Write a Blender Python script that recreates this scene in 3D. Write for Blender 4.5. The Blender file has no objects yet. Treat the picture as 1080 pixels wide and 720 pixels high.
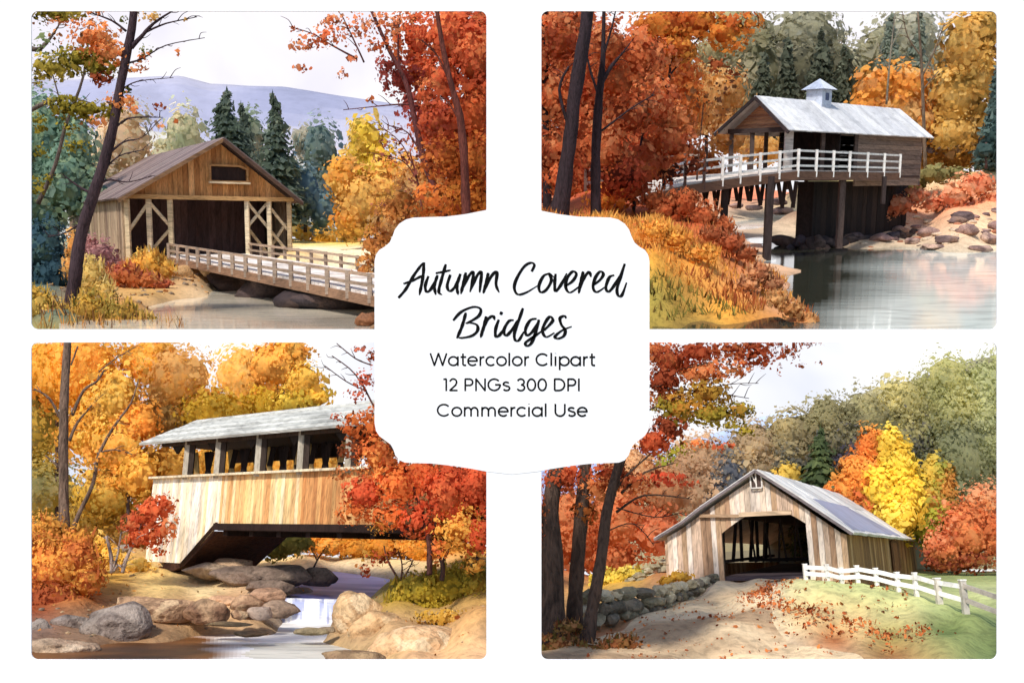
SUN_EL,SUN_AZ,SUN_E,SUN_ANG=52,28,2.8,6.0
SKY_E,EXPO,SKYS=.13,.52,.82
import bpy, math, random
import numpy as np
from mathutils import Vector, Matrix, noise
random.seed(7); rng=np.random.default_rng(7)
PI=math.pi
S=bpy.context.scene; COL=S.collection
def V(*a): return Vector(a)
def lin(h):
    h=h.lstrip('#'); o=[]
    for i in (0,2,4):
        c=int(h[i:i+2],16)/255; o.append(c/12.92 if c<=.04045 else ((c+.055)/1.055)**2.4)
    return o
def mixc(a,b,t): return [a[i]*(1-t)+b[i]*t for i in range(3)]
# ---------------------------------------------------------------- materials
def nodes(name):
    m=bpy.data.materials.new(name); m.use_nodes=True; nt=m.node_tree; nt.nodes.clear()
    return m,nt,nt.nodes.new('ShaderNodeOutputMaterial')
def mottle(nt,scale,lo,hi,stretch=(1,1,1),seed=0.0,detail=5,dist=1.2):
    g=nt.nodes.new('ShaderNodeNewGeometry'); mp=nt.nodes.new('ShaderNodeMapping')
    mp.inputs['Scale'].default_value=stretch; mp.inputs['Location'].default_value=(seed,seed*.7,seed*.3)
    nt.links.new(g.outputs['Position'],mp.inputs['Vector'])
    n=nt.nodes.new('ShaderNodeTexNoise'); n.inputs['Scale'].default_value=scale
    n.inputs['Detail'].default_value=detail; n.inputs['Distortion'].default_value=dist; n.inputs['Roughness'].default_value=.55
    nt.links.new(mp.outputs[0],n.inputs['Vector'])
    r=nt.nodes.new('ShaderNodeValToRGB'); e=r.color_ramp.elements
    pts=[(.34,lo),(.45,lo*.55+hi*.45),(.48,lo*.3+hi*.7),(.66,hi)]
    e[0].position=pts[0][0]; e[0].color=(pts[0][1],)*3+(1,); e[1].position=pts[3][0]; e[1].color=(pts[3][1],)*3+(1,)
    for p,v in pts[1:3]:
        k=e.new(p); k.color=(v,v,v,1)
    nt.links.new(n.outputs['Fac'],r.inputs[0])
    return r.outputs[0],n.outputs['Fac']
def mul(nt,a,b):
    x=nt.nodes.new('ShaderNodeMix'); x.data_type='RGBA'; x.blend_type='MULTIPLY'; x.inputs[0].default_value=1
    nt.links.new(a,x.inputs[6]); nt.links.new(b,x.inputs[7]); return x.outputs[2]
def paint(name,scale=1.5,lo=.78,hi=1.12,fine=18,flo=.92,fhi=1.05,stretch=(1,1,1),rough=.85,bump=.0,spec=.2,trans=0.0,col='col'):
    m,nt,out=nodes(name)
    at=nt.nodes.new('ShaderNodeAttribute'); at.attribute_name=col
    a,f=mottle(nt,scale,lo,hi,stretch,3.1); b,f2=mottle(nt,fine,flo,fhi,stretch,9.7,3,.3)
    c=mul(nt,mul(nt,at.outputs['Color'],a),b)
    if trans>0:
        hs=nt.nodes.new('ShaderNodeHueSaturation'); hs.inputs['Saturation'].default_value=.95; hs.inputs['Hue'].default_value=.507; hs.inputs['Value'].default_value=1.14; nt.links.new(c,hs.inputs['Color']); c=hs.outputs[0]
        d=nt.nodes.new('ShaderNodeBsdfDiffuse'); t=nt.nodes.new('ShaderNodeBsdfTranslucent'); x=nt.nodes.new('ShaderNodeMixShader')
        na=nt.nodes.new('ShaderNodeAttribute'); na.attribute_name='nrm'; vn=nt.nodes.new('ShaderNodeVectorMath'); vn.operation='NORMALIZE'; nt.links.new(na.outputs['Vector'],vn.inputs[0]); nt.links.new(vn.outputs[0],d.inputs['Normal'])
        x.inputs[0].default_value=trans; nt.links.new(c,d.inputs[0]); nt.links.new(c,t.inputs[0])
        nt.links.new(d.outputs[0],x.inputs[1]); nt.links.new(t.outputs[0],x.inputs[2]); nt.links.new(x.outputs[0],out.inputs[0])
        return m
    p=nt.nodes.new('ShaderNodeBsdfPrincipled'); p.inputs['Roughness'].default_value=rough
    p.inputs['Specular IOR Level'].default_value=spec
    nt.links.new(c,p.inputs['Base Color'])
    if bump:
        bp=nt.nodes.new('ShaderNodeBump'); bp.inputs['Strength'].default_value=bump; bp.inputs['Distance'].default_value=.05
        nt.links.new(f2,bp.inputs['Height']); nt.links.new(bp.outputs[0],p.inputs['Normal'])
    nt.links.new(p.outputs[0],out.inputs[0]); return m
M={}
M['leaf']=paint('leaf_paint',1.1,.80,1.15,9,.9,1.06,trans=.5)
M['leaf_far']=paint('soft_leaf_paint',.45,.84,1.12,3,.95,1.04,trans=.68)
M['wood']=paint('weathered_wood',1.2,.68,1.14,10,.72,1.12,stretch=(3,3,.35),bump=.25)
M['woodh']=paint('weathered_board',1.2,.68,1.14,8,.72,1.12,stretch=(.5,.5,4),bump=.25)
M['roof']=paint('roof_sheet',.8,.82,1.08,6,.88,1.06,stretch=(1,1,1),rough=.6)
M['bark']=paint('bark',2.2,.6,1.35,14,.65,1.3,stretch=(2,2,.35),bump=.9)
M['ground']=paint('painted_ground',.6,.78,1.12,9,.78,1.12,bump=.7)
M['stone']=paint('stone',1.6,.66,1.15,14,.72,1.12,bump=.9)
M['hill']=paint('hill_wash',.12,.9,1.06,1.0,.95,1.03)
M['white']=paint('white_paint',3.0,.76,1.05,18,.84,1.04,rough=.8)
def water_mat(name,rough,gloss,scale):
    m,nt,out=nodes(name)
    at=nt.nodes.new('ShaderNodeAttribute'); at.attribute_name='col'
    a,f=mottle(nt,scale,.78,1.12,(.35,1.6,1),5.0,4,1.6)
    c=mul(nt,at.outputs['Color'],a)
    p=nt.nodes.new('ShaderNodeBsdfPrincipled'); p.inputs['Roughness'].default_value=rough; p.inputs['Specular IOR Level'].default_value=gloss
    p.inputs['IOR'].default_value=1.45
    n=nt.nodes.new('ShaderNodeTexNoise'); n.inputs['Scale'].default_value=scale*3; n.inputs['Detail'].default_value=3
    g=nt.nodes.new('ShaderNodeNewGeometry'); mp=nt.nodes.new('ShaderNodeMapping'); mp.inputs['Scale'].default_value=(.5,1.5,1)
    nt.links.new(g.outputs['Position'],mp.inputs[0]); nt.links.new(mp.outputs[0],n.inputs['Vector'])
    bp=nt.nodes.new('ShaderNodeBump'); bp.inputs['Strength'].default_value=.06; bp.inputs['Distance'].default_value=.05
    nt.links.new(n.outputs['Fac'],bp.inputs['Height']); nt.links.new(bp.outputs[0],p.inputs['Normal'])
    nt.links.new(c,p.inputs['Base Color']); nt.links.new(p.outputs[0],out.inputs[0]); return m
M['water']=water_mat('calm_water',.06,.8,.9)
M['foam']=water_mat('white_water',.5,.3,2.2)
def flat(name,c,rough=.7):
    m,nt,out=nodes(name); p=nt.nodes.new('ShaderNodeBsdfPrincipled'); p.inputs['Roughness'].default_value=rough
    p.inputs['Specular IOR Level'].default_value=.1
    g,f=mottle(nt,6,.995,1.0); r=nt.nodes.new('ShaderNodeRGB'); r.outputs[0].default_value=(*c,1)
    nt.links.new(mul(nt,r.outputs[0],g),p.inputs['Base Color']); nt.links.new(p.outputs[0],out.inputs[0]); return m
M['board']=flat('white_board',(.93,.93,.93),.9); M['ink']=flat('black_ink',(.004,.004,.004),.8)
def skymat(name,cols,strength,scale):
    m,nt,out=nodes(name); e=nt.nodes.new('ShaderNodeEmission'); e.inputs['Strength'].default_value=strength
    g=nt.nodes.new('ShaderNodeNewGeometry'); n=nt.nodes.new('ShaderNodeTexNoise'); n.inputs['Scale'].default_value=scale; n.inputs['Detail'].default_value=4; n.inputs['Distortion'].default_value=.8
    nt.links.new(g.outputs['Position'],n.inputs['Vector'])
    r=nt.nodes.new('ShaderNodeValToRGB'); el=r.color_ramp.elements
    el[0].position=.35; el[0].color=(*lin(cols[0]),1); el[1].position=.62; el[1].color=(*lin(cols[2]),1); k=el.new(.5); k.color=(*lin(cols[1]),1)
    nt.links.new(n.outputs['Fac'],r.inputs[0]); nt.links.new(r.outputs[0],e.inputs['Color']); nt.links.new(e.outputs[0],out.inputs[0]); return m
# ---------------------------------------------------------------- worlds
F=1000.0
class World:
    def __init__(s,k,hy,roll=0,side=-1,top=True):
        s.k=k; s.hy=hy; s.M=Matrix.Rotation(math.atan2(360-hy,F),4,'X')@Matrix.Rotation(math.radians(roll),4,'Y')
        s.R=s.M.to_3x3(); s.Rt=s.R.transposed(); s.Rn=np.array(s.R); s.side=side; s.top=top
        s.ctl=None
    def ray(s,px,py):
        return s.Rt@Vector(((px-540)/F,1,(360-py)/F))
    def P(s,px,py,Y):
        d=s.ray(px,py); return d*(Y/d.y)
    def px(s,p):
        q=s.R@Vector(p); return 540+F*q.x/q.y, 360-F*q.z/q.y
    def X(s,px,Y,z):          # local x so that (x,Y,z) shows at image column px
        x=0
        for _ in range(4):
            q=s.R@Vector((x,Y,z)); x+=((px-540)/F-q.x/q.y)*q.y
        return x
    def at(s,px,Y,z): return Vector((s.X(px,Y,z),Y,z))
    def keep(s,pts):          # pts Nx3 local: inside this window's own part of the place
        q=pts@s.Rn.T
        k=(q[:,0]*s.side>0.01*q[:,1]*.2)
        if s.top: k&=(q[:,2]>.006*q[:,1])
        else: k&=(q[:,2]<.004*q[:,1])
        return k
    # terrain from control points
    def terrain(s,pts):
        a=[]
        for p in pts:
            if p[0]=='z': _,px,Y,z,h=p; x=s.X(px,Y,z)
            else:
                px,py,Y,h=p; q=s.P(px,py,Y); x,z=q.x,q.z
            a.append((x/Y,math.log(Y),z,*lin(h)))
        s.ctl=np.array(a)
    def hz(s,x,y):
        x=np.atleast_1d(np.asarray(x,float)); y=np.atleast_1d(np.asarray(y,float))
        u=x/y; l=np.log(y); c=s.ctl
        d2=((u[:,None]-c[None,:,0])/.06)**2+((l[:,None]-c[None,:,1])*7)**2+.02
        w=1/d2**1.6; w/=w.sum(1)[:,None]
        return w@c[:,2], w@c[:,3:6]
    def z(s,x,y): return float(s.hz(x,y)[0][0])
    def hit(s,px,py,Y0,Y1):    # first ground point seen at an image point
        Ys=Y0*(Y1/Y0)**(np.arange(400)/399); P=np.array([s.P(px,py,float(y)) for y in Ys])
        z,_=s.hz(P[:,0],P[:,1]); k=np.where(P[:,2]<=z)[0]
        return Vector(P[k[0]]) if len(k) else Vector(P[-1])
    def gp(s,px,Y):            # ground point at image column px, depth Y
        z=0
        for _ in range(4): x=s.X(px,Y,z); z=s.z(x,Y)
        return Vector((x,Y,z))
W1=World(1,245,0,-1,True); W2=World(2,185,0,1,True); W3=World(3,570,1.2,-1,False); W4=World(4,597,-1.2,1,False)
# ---------------------------------------------------------------- mesh builder
class MB:
    def __init__(s): s.v=[]; s.f=[]; s.c=[]; s.sm=[]; s.lv=[]; s.lc=[]; s.ln=[]; s.fn={}
    def face(s,idx,col,sm=False): s.f.append(idx); s.c.append(col); s.sm.append(sm)
    def addv(s,p): s.v.append(tuple(p)); return len(s.v)-1
    def prism(s,poly,off,col):            # poly: 3D points, extruded by vector off
        n=len(poly); a=[s.addv(p) for p in poly]; b=[s.addv(Vector(p)+off) for p in poly]
        s.face(a[::-1],col); s.face(b,col)
        for i in range(n): j=(i+1)%n; s.face([a[i],a[j],b[j],b[i]],col)
    def box(s,c,sx,sy,sz,ax=V(1,0,0),ay=V(0,1,0),az=V(0,0,1),col=(.5,.5,.5)):
        c=Vector(c); p=[c-ax*sx/2-ay*sy/2-az*sz/2+ax*(sx*i)+ay*(sy*j) for i,j in ((0,0),(1,0),(1,1),(0,1))]
        s.prism(p,az*sz,col)
    def beam(s,p0,p1,w,h,col,up=V(0,0,1)):
        p0=Vector(p0); p1=Vector(p1); d=(p1-p0); L=d.length; d.normalize()
        sd=d.cross(up)
        if sd.length<1e-3: sd=d.cross(V(1,0,0))
        sd.normalize(); u=sd.cross(d)
        q=[p0+sd*(w/2*i)+u*(h/2*j) for i,j in ((-1,-1),(1,-1),(1,1),(-1,1))]
        s.prism(q,d*L,col)
    def tube(s,pts,rad,col,n=8,wob=.0):
        pts=[Vector(p) for p in pts]
        # smooth
        P=[];R=[]
        for i in range(len(pts)-1):
            a=pts[max(i-1,0)];b=pts[i];c=pts[i+1];d=pts[min(i+2,len(pts)-1)]
            for t in (0,.25,.5,.75):
                P.append(.5*((2*b)+(c-a)*t+(2*a-5*b+4*c-d)*t*t+(3*b-a-3*c+d)*t**3)); R.append(rad[i]*(1-t)+rad[i+1]*t)
        P.append(pts[-1]); R.append(rad[-1])
        rings=[]
        for i,p in enumerate(P):
            d=(P[min(i+1,len(P)-1)]-P[max(i-1,0)]).normalized(); sd=d.cross(V(0,1,0))
            if sd.length<.01: sd=d.cross(V(1,0,0))
            sd.normalize(); u=sd.cross(d); r=[]
            for k in range(n):
                a=2*PI*k/n; w=1+wob*noise.noise(p*1.7/max(R[0],.05)*.3+V(k,0,0))
                r.append(s.addv(p+(sd*math.cos(a)+u*math.sin(a))*R[i]*w))
            rings.append(r)
        for i in range(len(rings)-1):
            for k in range(n):
                j=(k+1)%n; s.face([rings[i][k],rings[i][j],rings[i+1][j],rings[i+1][k]],col,True)
        s.face(rings[0][::-1],col); s.face(rings[-1],col)
    def planks(s,poly,dr,width,thick,cols,gap=.04,jit=.12):
        poly=[Vector(p) for p in poly]; dr=Vector(dr).normalized()
        n=(poly[1]-poly[0]).cross(poly[2]-poly[0]).normalized(); e=n.cross(dr).normalized(); o=poly[0]
        q=[((p-o).dot(e),(p-o).dot(dr)) for p in poly]
        lo=min(a for a,b in q); hi=max(a for a,b in q); k=lo; i=0
        def clip(pl,c,sg):
            r=[]
            for i in range(len(pl)):
                a=pl[i]; b=pl[(i+1)%len(pl)]; da=(a[0]-c)*sg; db=(b[0]-c)*sg
                if da>=0: r.append(a)
                if da*db<0:
                    t=da/(da-db); r.append((a[0]+(b[0]-a[0])*t,a[1]+(b[1]-a[1])*t))
            return r
        while k<hi-1e-4:
            w=width*random.uniform(.8,1.2); k2=min(k+w,hi)
            r=clip(clip(q,k,1),k2-width*gap,-1)
            if len(r)>=3:
                t=random.random()*(len(cols)-1); j=int(t); c=mixc(cols[j],cols[min(j+1,len(cols)-1)],t-j)
                f=1+random.uniform(-jit,jit); c=[x*f for x in c]
                dz=random.uniform(0,.25)*thick
                s.prism([o+e*a+dr*b+n*dz for a,b in r],n*thick,c)
            k=k2
    def ico(s,c,r,cols,freq=1.0,amp=.25,sub=3,flat_=False,seed=0,zmin=None,squash=None,facet=0):
        import bmesh
        bm=bmesh.new(); bmesh.ops.create_icosphere(bm,subdivisions=sub,radius=1)
        c=Vector(c); off=V(seed*3.3,seed*1.7,seed*.9); ids=[]
        cuts=[]
        if facet:
            rr_=random.Random(int(seed*97)+5)
            for _ in range(facet):
                n_=V(rr_.gauss(0,1),rr_.gauss(0,1),rr_.gauss(.25,.8)).normalized(); cuts.append((n_,rr_.uniform(.68,.95)))
        for v in bm.verts:
            d=v.co.normalized(); k=1+amp*noise.noise(d*1.3+off)*1.4+amp*.5*noise.noise(d*3.1+off)+amp*.22*noise.noise(d*7+off)
            q_=d*k
            for n_,h_ in cuts:
                e_=q_.dot(n_)-h_
                if e_>0: q_=q_-n_*e_*.88
            p=V(q_.x*r[0],q_.y*r[1],q_.z*r[2])
            if squash is not None and p.z>0: p.z*=squash
            ids.append(s.addv(c+p))
        for f in bm.faces:
            s.fn[len(s.f)]=f.normal.copy()
            p=c+V(f.calc_center_median().x*r[0],f.calc_center_median().y*r[1],f.calc_center_median().z*r[2])
            t=(noise.noise(p*freq+off)*1.3+.5)*(len(cols)-1); t=min(max(t,0),len(cols)-1.001); j=int(t)
            s.face([ids[v.index] for v in f.verts],mixc(cols[j],cols[j+1],t-j) if len(cols)>1 else cols[0],not flat_)
        bm.free()
    def leaves(s,c,r,n,size,cols,freq,shell=(.72,1.08),jit=.7,W=None,elong=1.0,up=0.0,rad_=.6):
        if n<1: return
        d=rng.normal(size=(n,3)); d/=np.linalg.norm(d,axis=1)[:,None]
        # crown lobes
        off=np.array(c)
        rr=rng.uniform(shell[0],shell[1],n)
        lob=np.array([1+.34*noise.noise(Vector(x)*2.0+Vector(off))+.22*noise.noise(Vector(x)*5.0+Vector(off)) for x in d])
        p=off+d*np.array(r)*(rr*lob)[:,None]
        if W is not None:
            k=W.keep(p); p=p[k]; d=d[k]; n=len(p)
            if n<1: return
        nr=d+rng.normal(size=(n,3))*jit+np.array([0,-.25,up]); nr/=np.linalg.norm(nr,axis=1)[:,None]
        a=rng.normal(size=(n,3)); a-=nr*(a*nr).sum(1)[:,None]; a/=np.linalg.norm(a,axis=1)[:,None]; b=np.cross(nr,a)
        rn=d/np.array(r)*min(r); rn/=np.linalg.norm(rn,axis=1)[:,None]; sn=rn*rad_+nr*(1-rad_); sn/=np.linalg.norm(sn,axis=1)[:,None]+1e-9
        s.ln.append(sn)
        sz=size*np.clip(rng.lognormal(-.34,.42,n),.3,1.7)
        K=6; ang=np.linspace(0,2*PI,K,endpoint=False)[None,:]+rng.uniform(-.35,.35,(n,K))
        rad=sz[:,None]*rng.uniform(.35,1.0,(n,K))
        vv=p[:,None,:]+a[:,None,:]*(np.cos(ang)*rad*elong)[:,:,None]+b[:,None,:]*(np.sin(ang)*rad)[:,:,None]
        s.lv.append(vv.reshape(-1,3))
        C=np.array(cols); m=len(cols)-1
        t=np.array([noise.noise(Vector(x)*freq) for x in p])*1.5+.5+rng.normal(size=n)*.16
        t=np.clip(t,0,.999)*m; j=t.astype(int); fr=(t-j)[:,None]
        s.lc.append(C[j]*(1-fr)+C[np.minimum(j+1,m)]*fr)
    def blades(s,pts,h,w,cols):
        for p in pts:
            p=Vector(p); a=random.uniform(0,PI); hh=h*random.uniform(.5,1.3); ln=V(random.gauss(0,.3),random.gauss(0,.2),1)*hh
            sd=V(math.cos(a),math.sin(a)*.5,0)*w*random.uniform(.6,1.4); c=random.choice(cols); f=random.uniform(.85,1.1)
            i=[s.addv(p-sd),s.addv(p+sd),s.addv(p+ln*.6+sd*.6),s.addv(p+ln),s.addv(p+ln*.6-sd*.6)]
            s.face(i,[x*f for x in c])
    def build(s,name,mat,W,base=V(0,0,0),parent=None):
        base=Vector(base)
        v=np.array(s.v,float).reshape(-1,3); nf=len(s.f)
        lt=[len(f) for f in s.f]; li=[i for f in s.f for i in f]; cols=[list(c)[:3] for c in s.c]; sm=list(s.sm)
        lt=np.array(lt,np.int32); li=np.array(li,np.int32); cols=np.array(cols,float).reshape(-1,3); sm=np.array(sm,bool)
        if s.lv:
            L=np.concatenate(s.lv); c=np.concatenate(s.lc); n=len(c)
            li=np.concatenate([li,np.arange(len(L),dtype=np.int32)+len(v)]); lt=np.concatenate([lt,np.full(n,6,np.int32)])
            v=np.concatenate([v,L]); cols=np.concatenate([cols,c]); sm=np.concatenate([sm,np.zeros(n,bool)])
        v=v-np.array(base)
        me=bpy.data.meshes.new(name); me.vertices.add(len(v)); me.vertices.foreach_set('co',v.astype(np.float32).ravel())
        me.loops.add(len(li)); me.loops.foreach_set('vertex_index',li.astype(np.int32))
        me.polygons.add(len(lt)); ls=np.concatenate([[0],np.cumsum(lt)[:-1]]).astype(np.int32)
        me.polygons.foreach_set('loop_start',ls); me.polygons.foreach_set('loop_total',lt.astype(np.int32))
        me.update(calc_edges=True); me.polygons.foreach_set('use_smooth',sm)
        a=me.color_attributes.new('col','FLOAT_COLOR','CORNER')
        if (mat=='leaf' or mat=='leaf_far'):
            N=np.zeros((len(lt),3)); N[:,2]=1; N[:,1]=-.3
            for q_,v_ in s.fn.items():
                if v_ is not None and q_<nf: N[q_]=v_
            if s.ln: N[nf:]=np.concatenate(s.ln)
            if W: N=N@W.Rn.T
            na=me.attributes.new('nrm','FLOAT_VECTOR','FACE'); na.data.foreach_set('vector',N.astype(np.float32).ravel())
        cc=np.ones((len(li),4),np.float32); cc[:,:3]=np.repeat(cols,lt,axis=0); a.data.foreach_set('color',cc.ravel())
        me.materials.append(M[mat] if isinstance(mat,str) else mat); me.validate()
        o=bpy.data.objects.new(name,me); COL.objects.link(o)
        if parent is not None: o.parent=parent
        else: o.matrix_world=(W.M if W else Matrix())@Matrix.Translation(base)
        return o
def tag(o,label=None,cat=None,group=None,kind=None):
    if label: o['label']=label
    if cat: o['category']=cat
    if group: o['group']=group
    if kind: o['kind']=kind
    return o
def thing(W,name,label,cat,base,group=None):
    o=bpy.data.objects.new(name,None); COL.objects.link(o); o.empty_display_size=.3
    o.matrix_world=(W.M if W else Matrix())@Matrix.Translation(Vector(base)); o['_b']=0; del o['_b']
    return tag(o,label,cat,group)
def pal(*h): return [lin(x) for x in h]
# ---------------------------------------------------------------- plants
def fill_clump(mb,W,Y,cl,P,leaf,cov,core,freq,jit,sub=3,seed=0,elong=1.0,far=False):
    px,py,rx,ry=cl[:4]; dY=cl[4] if len(cl)>4 else 0; pp=cl[5] if len(cl)>5 and cl[5] else P
    y=Y+dY; c=W.P(px,py,y); k=y/F
    R=(rx*k,min(rx,ry)*k*.8,ry*k)
    if core>0:
        n0=len(mb.v); f0=len(mb.f)
        mb.ico(c,tuple(x*min(core,.8)*.84 for x in R),pp,freq,.22,sub,seed=seed+px*.01)
        # trim the core to the window's own part of the place
        if len(mb.v)>n0:
            vs=np.array(mb.v[n0:]); kp=W.keep(vs)
            if not kp.all():
                F2=[];C2=[];S2=[];N2={}
                for q_,(f,cc,ss) in enumerate(zip(mb.f[f0:],mb.c[f0:],mb.sm[f0:])):
                    if all(kp[i-n0] for i in f): N2[f0+len(F2)]=mb.fn.get(f0+q_); F2.append(f);C2.append(cc);S2.append(ss)
                for q_ in [x for x in mb.fn if x>=f0]: del mb.fn[q_]
                mb.fn.update(N2)
                mb.f[f0:]=F2; mb.c[f0:]=C2; mb.sm[f0:]=S2
    A=PI*rx*ry*1.6/(leaf*leaf*1.3)
    if core>0 and far:
        mb.leaves(c,R,int(A*.75),leaf*k*1.25,pp,freq,(.6,.98),.22,W,1.2,0,.9)
        mb.leaves(c,R,int(A*cov*1.9),leaf*k*.66,pp,freq,(.80,1.12),.3,W,1.3,0,.85)
    elif core>0:
        mb.leaves(c,R,int(A*.5),leaf*k*1.6,pp,freq,(.66,.97),.3,W,elong)
        mb.leaves(c,R,int(A*cov*1.4),leaf*k*.9,pp,freq,(.80,1.13),jit*.85,W,elong)
    else: mb.leaves(c,R,int(A*cov),leaf*k,pp,freq,(.3,1.1),jit,W,elong)
def stems(mb,W,Y,lines,col,n=8,twig=False):
    for ln in lines:
        pts=[];rd=[]
        for q in ln:
            dY=q[3] if len(q)>3 else 0
            p=W.P(q[0],q[1],Y+dY)
            if not W.keep(np.array([p]))[0]: 
                qq=W.R@p
                if (not W.top) and qq.z>.004*qq.y: break
                if qq.x*W.side<0: continue
            pts.append(p); rd.append(max(q[2]*.5*(Y+dY)/F,.004))
        if len(pts)>=2:
            if len(ln)>=4 and rd[0]*F/Y>3.0: rd=[rd[0]*1.35]+rd[1:]
            mb.tube(pts,rd,col,n,.2)
            if twig and len(ln)>=3:
                rt=random.Random(int(ln[0][0]*7+ln[0][1]))
                for t_ in (.3,.5,.68,.82,.95):
                    q=t_*(len(ln)-1); i_=min(int(q),len(ln)-2); fr_=q-i_; x_=ln[i_][0]*(1-fr_)+ln[i_+1][0]*fr_; y_=ln[i_][1]*(1-fr_)+ln[i_+1][1]*fr_
                    dx_=ln[-1][0]-ln[0][0]; sg=rt.choice((-1,1)); ex=x_+rt.uniform(4,15)*(sg if abs(dx_)<20 else math.copysign(1,dx_)); ey=y_-rt.uniform(-4,13)
                    a_=W.P(x_,y_,Y); m_=W.P((x_+ex)/2+rt.uniform(-2,2),(y_+ey)/2-rt.uniform(-2,3),Y+rt.uniform(-.3,.3)); b_=W.P(ex,ey,Y+rt.uniform(-.5,.5))
                    if W.keep(np.array([a_,m_,b_])).all(): mb.tube([a_,m_,b_],[.5*Y/F,.36*Y/F,.16*Y/F],col,5)
def tree(W,name,label,Y,trunk,clumps,P,leaf=3.0,cov=1.0,core=.8,branches=(),bark='#4a3b38',group=None,freq=None,jit=.55,mat='leaf',cat='tree',sub=3,twigs=0,elong=1.0,ground=True):
    freq=freq or 28.0/Y
    base=W.P(trunk[0][0],trunk[0][1],Y)
    t=thing(W,name,label,cat,base,group)
    mb=MB(); stems(mb,W,Y,[trunk],lin(bark)); 
    if mb.v: mb.build('trunk','bark',W,base,t)
    for br in branches:
        m=MB(); stems(m,W,Y,[br],lin(bark),6,True)
        if m.v: m.build('branch','bark',W,base,t)
    mb=MB()
    for i,c in enumerate(clumps): fill_clump(mb,W,Y,c,P,leaf,cov,core if len(c)<7 else c[6],freq,jit,sub,i,elong,mat=='leaf_far')
    if mb.v or mb.lv: mb.build('crown',mat,W,base,t)
    return t
def bush(W,name,label,Y,clumps,P,leaf=2.6,cov=1.0,core=.82,group=None,mat='leaf',cat='bush',freq=None,jit=.5,elong=1.0,spikes=0,sc=None):
    freq=freq or 34.0/Y; c0=clumps[0]; base=W.P(c0[0],c0[1]+c0[3],Y)
    mb=MB()
    for i,c in enumerate(clumps):
        fill_clump(mb,W,Y,c,P,leaf,cov,core,freq,jit,3,i,elong,mat=='leaf_far')
        if spikes:
            pts=[]
            for _ in range(int(spikes)):
                a=random.uniform(0,PI); r=random.uniform(.6,.98); y=Y+(c[4] if len(c)>4 else 0)-random.uniform(-.3,.9)*min(c[2],c[3])*Y/F*.7
                pts.append(W.P(c[0]+c[2]*r*math.cos(a),c[1]-c[3]*r*math.sin(a)*.8,y))
            mb.blades(pts,c[3]*.35*Y/F+4*Y/F,1.3*Y/F,sc or P)
    return tag(mb.build(name,mat,W,base),label,cat,group)
def conifer(W,label,Y,px,top,bot,hw,P,group=None,mat='leaf_far',name='pine_tree',bark='#4b4a42'):
    base=W.P(px,bot,Y); t=thing(W,name,label,'tree',base,group)
    m=MB(); m.tube([W.P(px,bot,Y),W.P(px,(top+bot)/2,Y),W.P(px,top,Y)],[.006*Y*.5,.004*Y*.5,.001*Y],lin(bark)); m.build('trunk','bark',W,base,t)
    mb=MB(); k=Y/F; H=(bot-top)*k; tiers=max(7,int((bot-top)/7)); apex=W.P(px,top,Y)
    for i in range(tiers):
        f=(i+.6)/tiers; r=hw*k*1.25*(f**.8)*random.uniform(.8,1.15); zc=apex.z-H*.95*f; n=26
        cx=apex.x+random.gauss(0,.06)*hw*k
        tip=mb.addv((cx,apex.y,zc+H/tiers*1.5)); ring=[]
        for j in range(n):
            a=2*PI*j/n; rr=r*(random.uniform(.92,1.12) if j%2 else random.uniform(.5,.75))
            ring.append(mb.addv((cx+rr*math.cos(a),apex.y+rr*math.sin(a)*.9,zc-H/tiers*(.5 if j%2 else .1)*random.uniform(.6,1.3))))
        for j in range(n):
            c=mixc(P[0],P[-1],random.random()); mb.face([tip,ring[j],ring[(j+1)%n]],c,False)
        mb.leaves((cx,apex.y,zc),(r*.95,r*.85,H/tiers*.7),int(50+120*f),2.6*k,P,30.0/Y,(.5,1.15),.6,W,1.8)
    mb.build('crown',mat,W,base,t); return t
# ---------------------------------------------------------------- sheets
def fan(W,px0,px1,nu,Y0,Y1,nv,zf,colf,name,mat,label=None,kind='structure',side=True):
    mb=MB(); ids={}
    for j in range(nv+1):
        Y=Y0*(Y1/Y0)**(j/nv)
        for i in range(nu+1):
            px=px0+(px1-px0)*i/nu; x=(px-540)/F*Y
            ids[i,j]=mb.addv((x,Y,zf(x,Y)))
    for j in range(nv):
        for i in range(nu):
            q=[ids[i,j],ids[i+1,j],ids[i+1,j+1],ids[i,j+1]]; c=[sum(mb.v[k][d] for k in q)/4 for d in range(3)]
            mb.face(q,colf(c),True)
    return tag(mb.build(name,mat,W),label,None,None,kind)
def ground(W,px0,px1,Y0,Y1,nu=150,nv=110,amp=.05,name='ground',label=None,mat='ground'):
    us=np.linspace(px0,px1,nu+1); vs=Y0*(Y1/Y0)**(np.arange(nv+1)/nv)
    X=((us[None,:]-540)/F*vs[:,None]).ravel(); Yy=np.repeat(vs,nu+1)
    z,c=W.hz(X,Yy)
    mb=MB()
    for k in range(len(X)):
        zz=z[k]+amp*noise.noise(V(X[k],Yy[k],0)*(22/Y0))
        mb.v.append((X[k],Yy[k],zz))
    for j in range(nv):
        for i in range(nu):
            a=j*(nu+1)+i; mb.face([a,a+1,a+nu+2,a+nu+1],c[a],True)
    o=mb.build(name,mat,W)
    # smooth colours: per-corner from vertices
    me=o.data; li=np.zeros(len(me.loops),np.int32); me.loops.foreach_get('vertex_index',li)
    cc=np.ones((len(li),4),np.float32); cc[:,:3]=c[li]; me.color_attributes['col'].data.foreach_set('color',cc.ravel())
    return tag(o,label,None,None,'structure')
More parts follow.
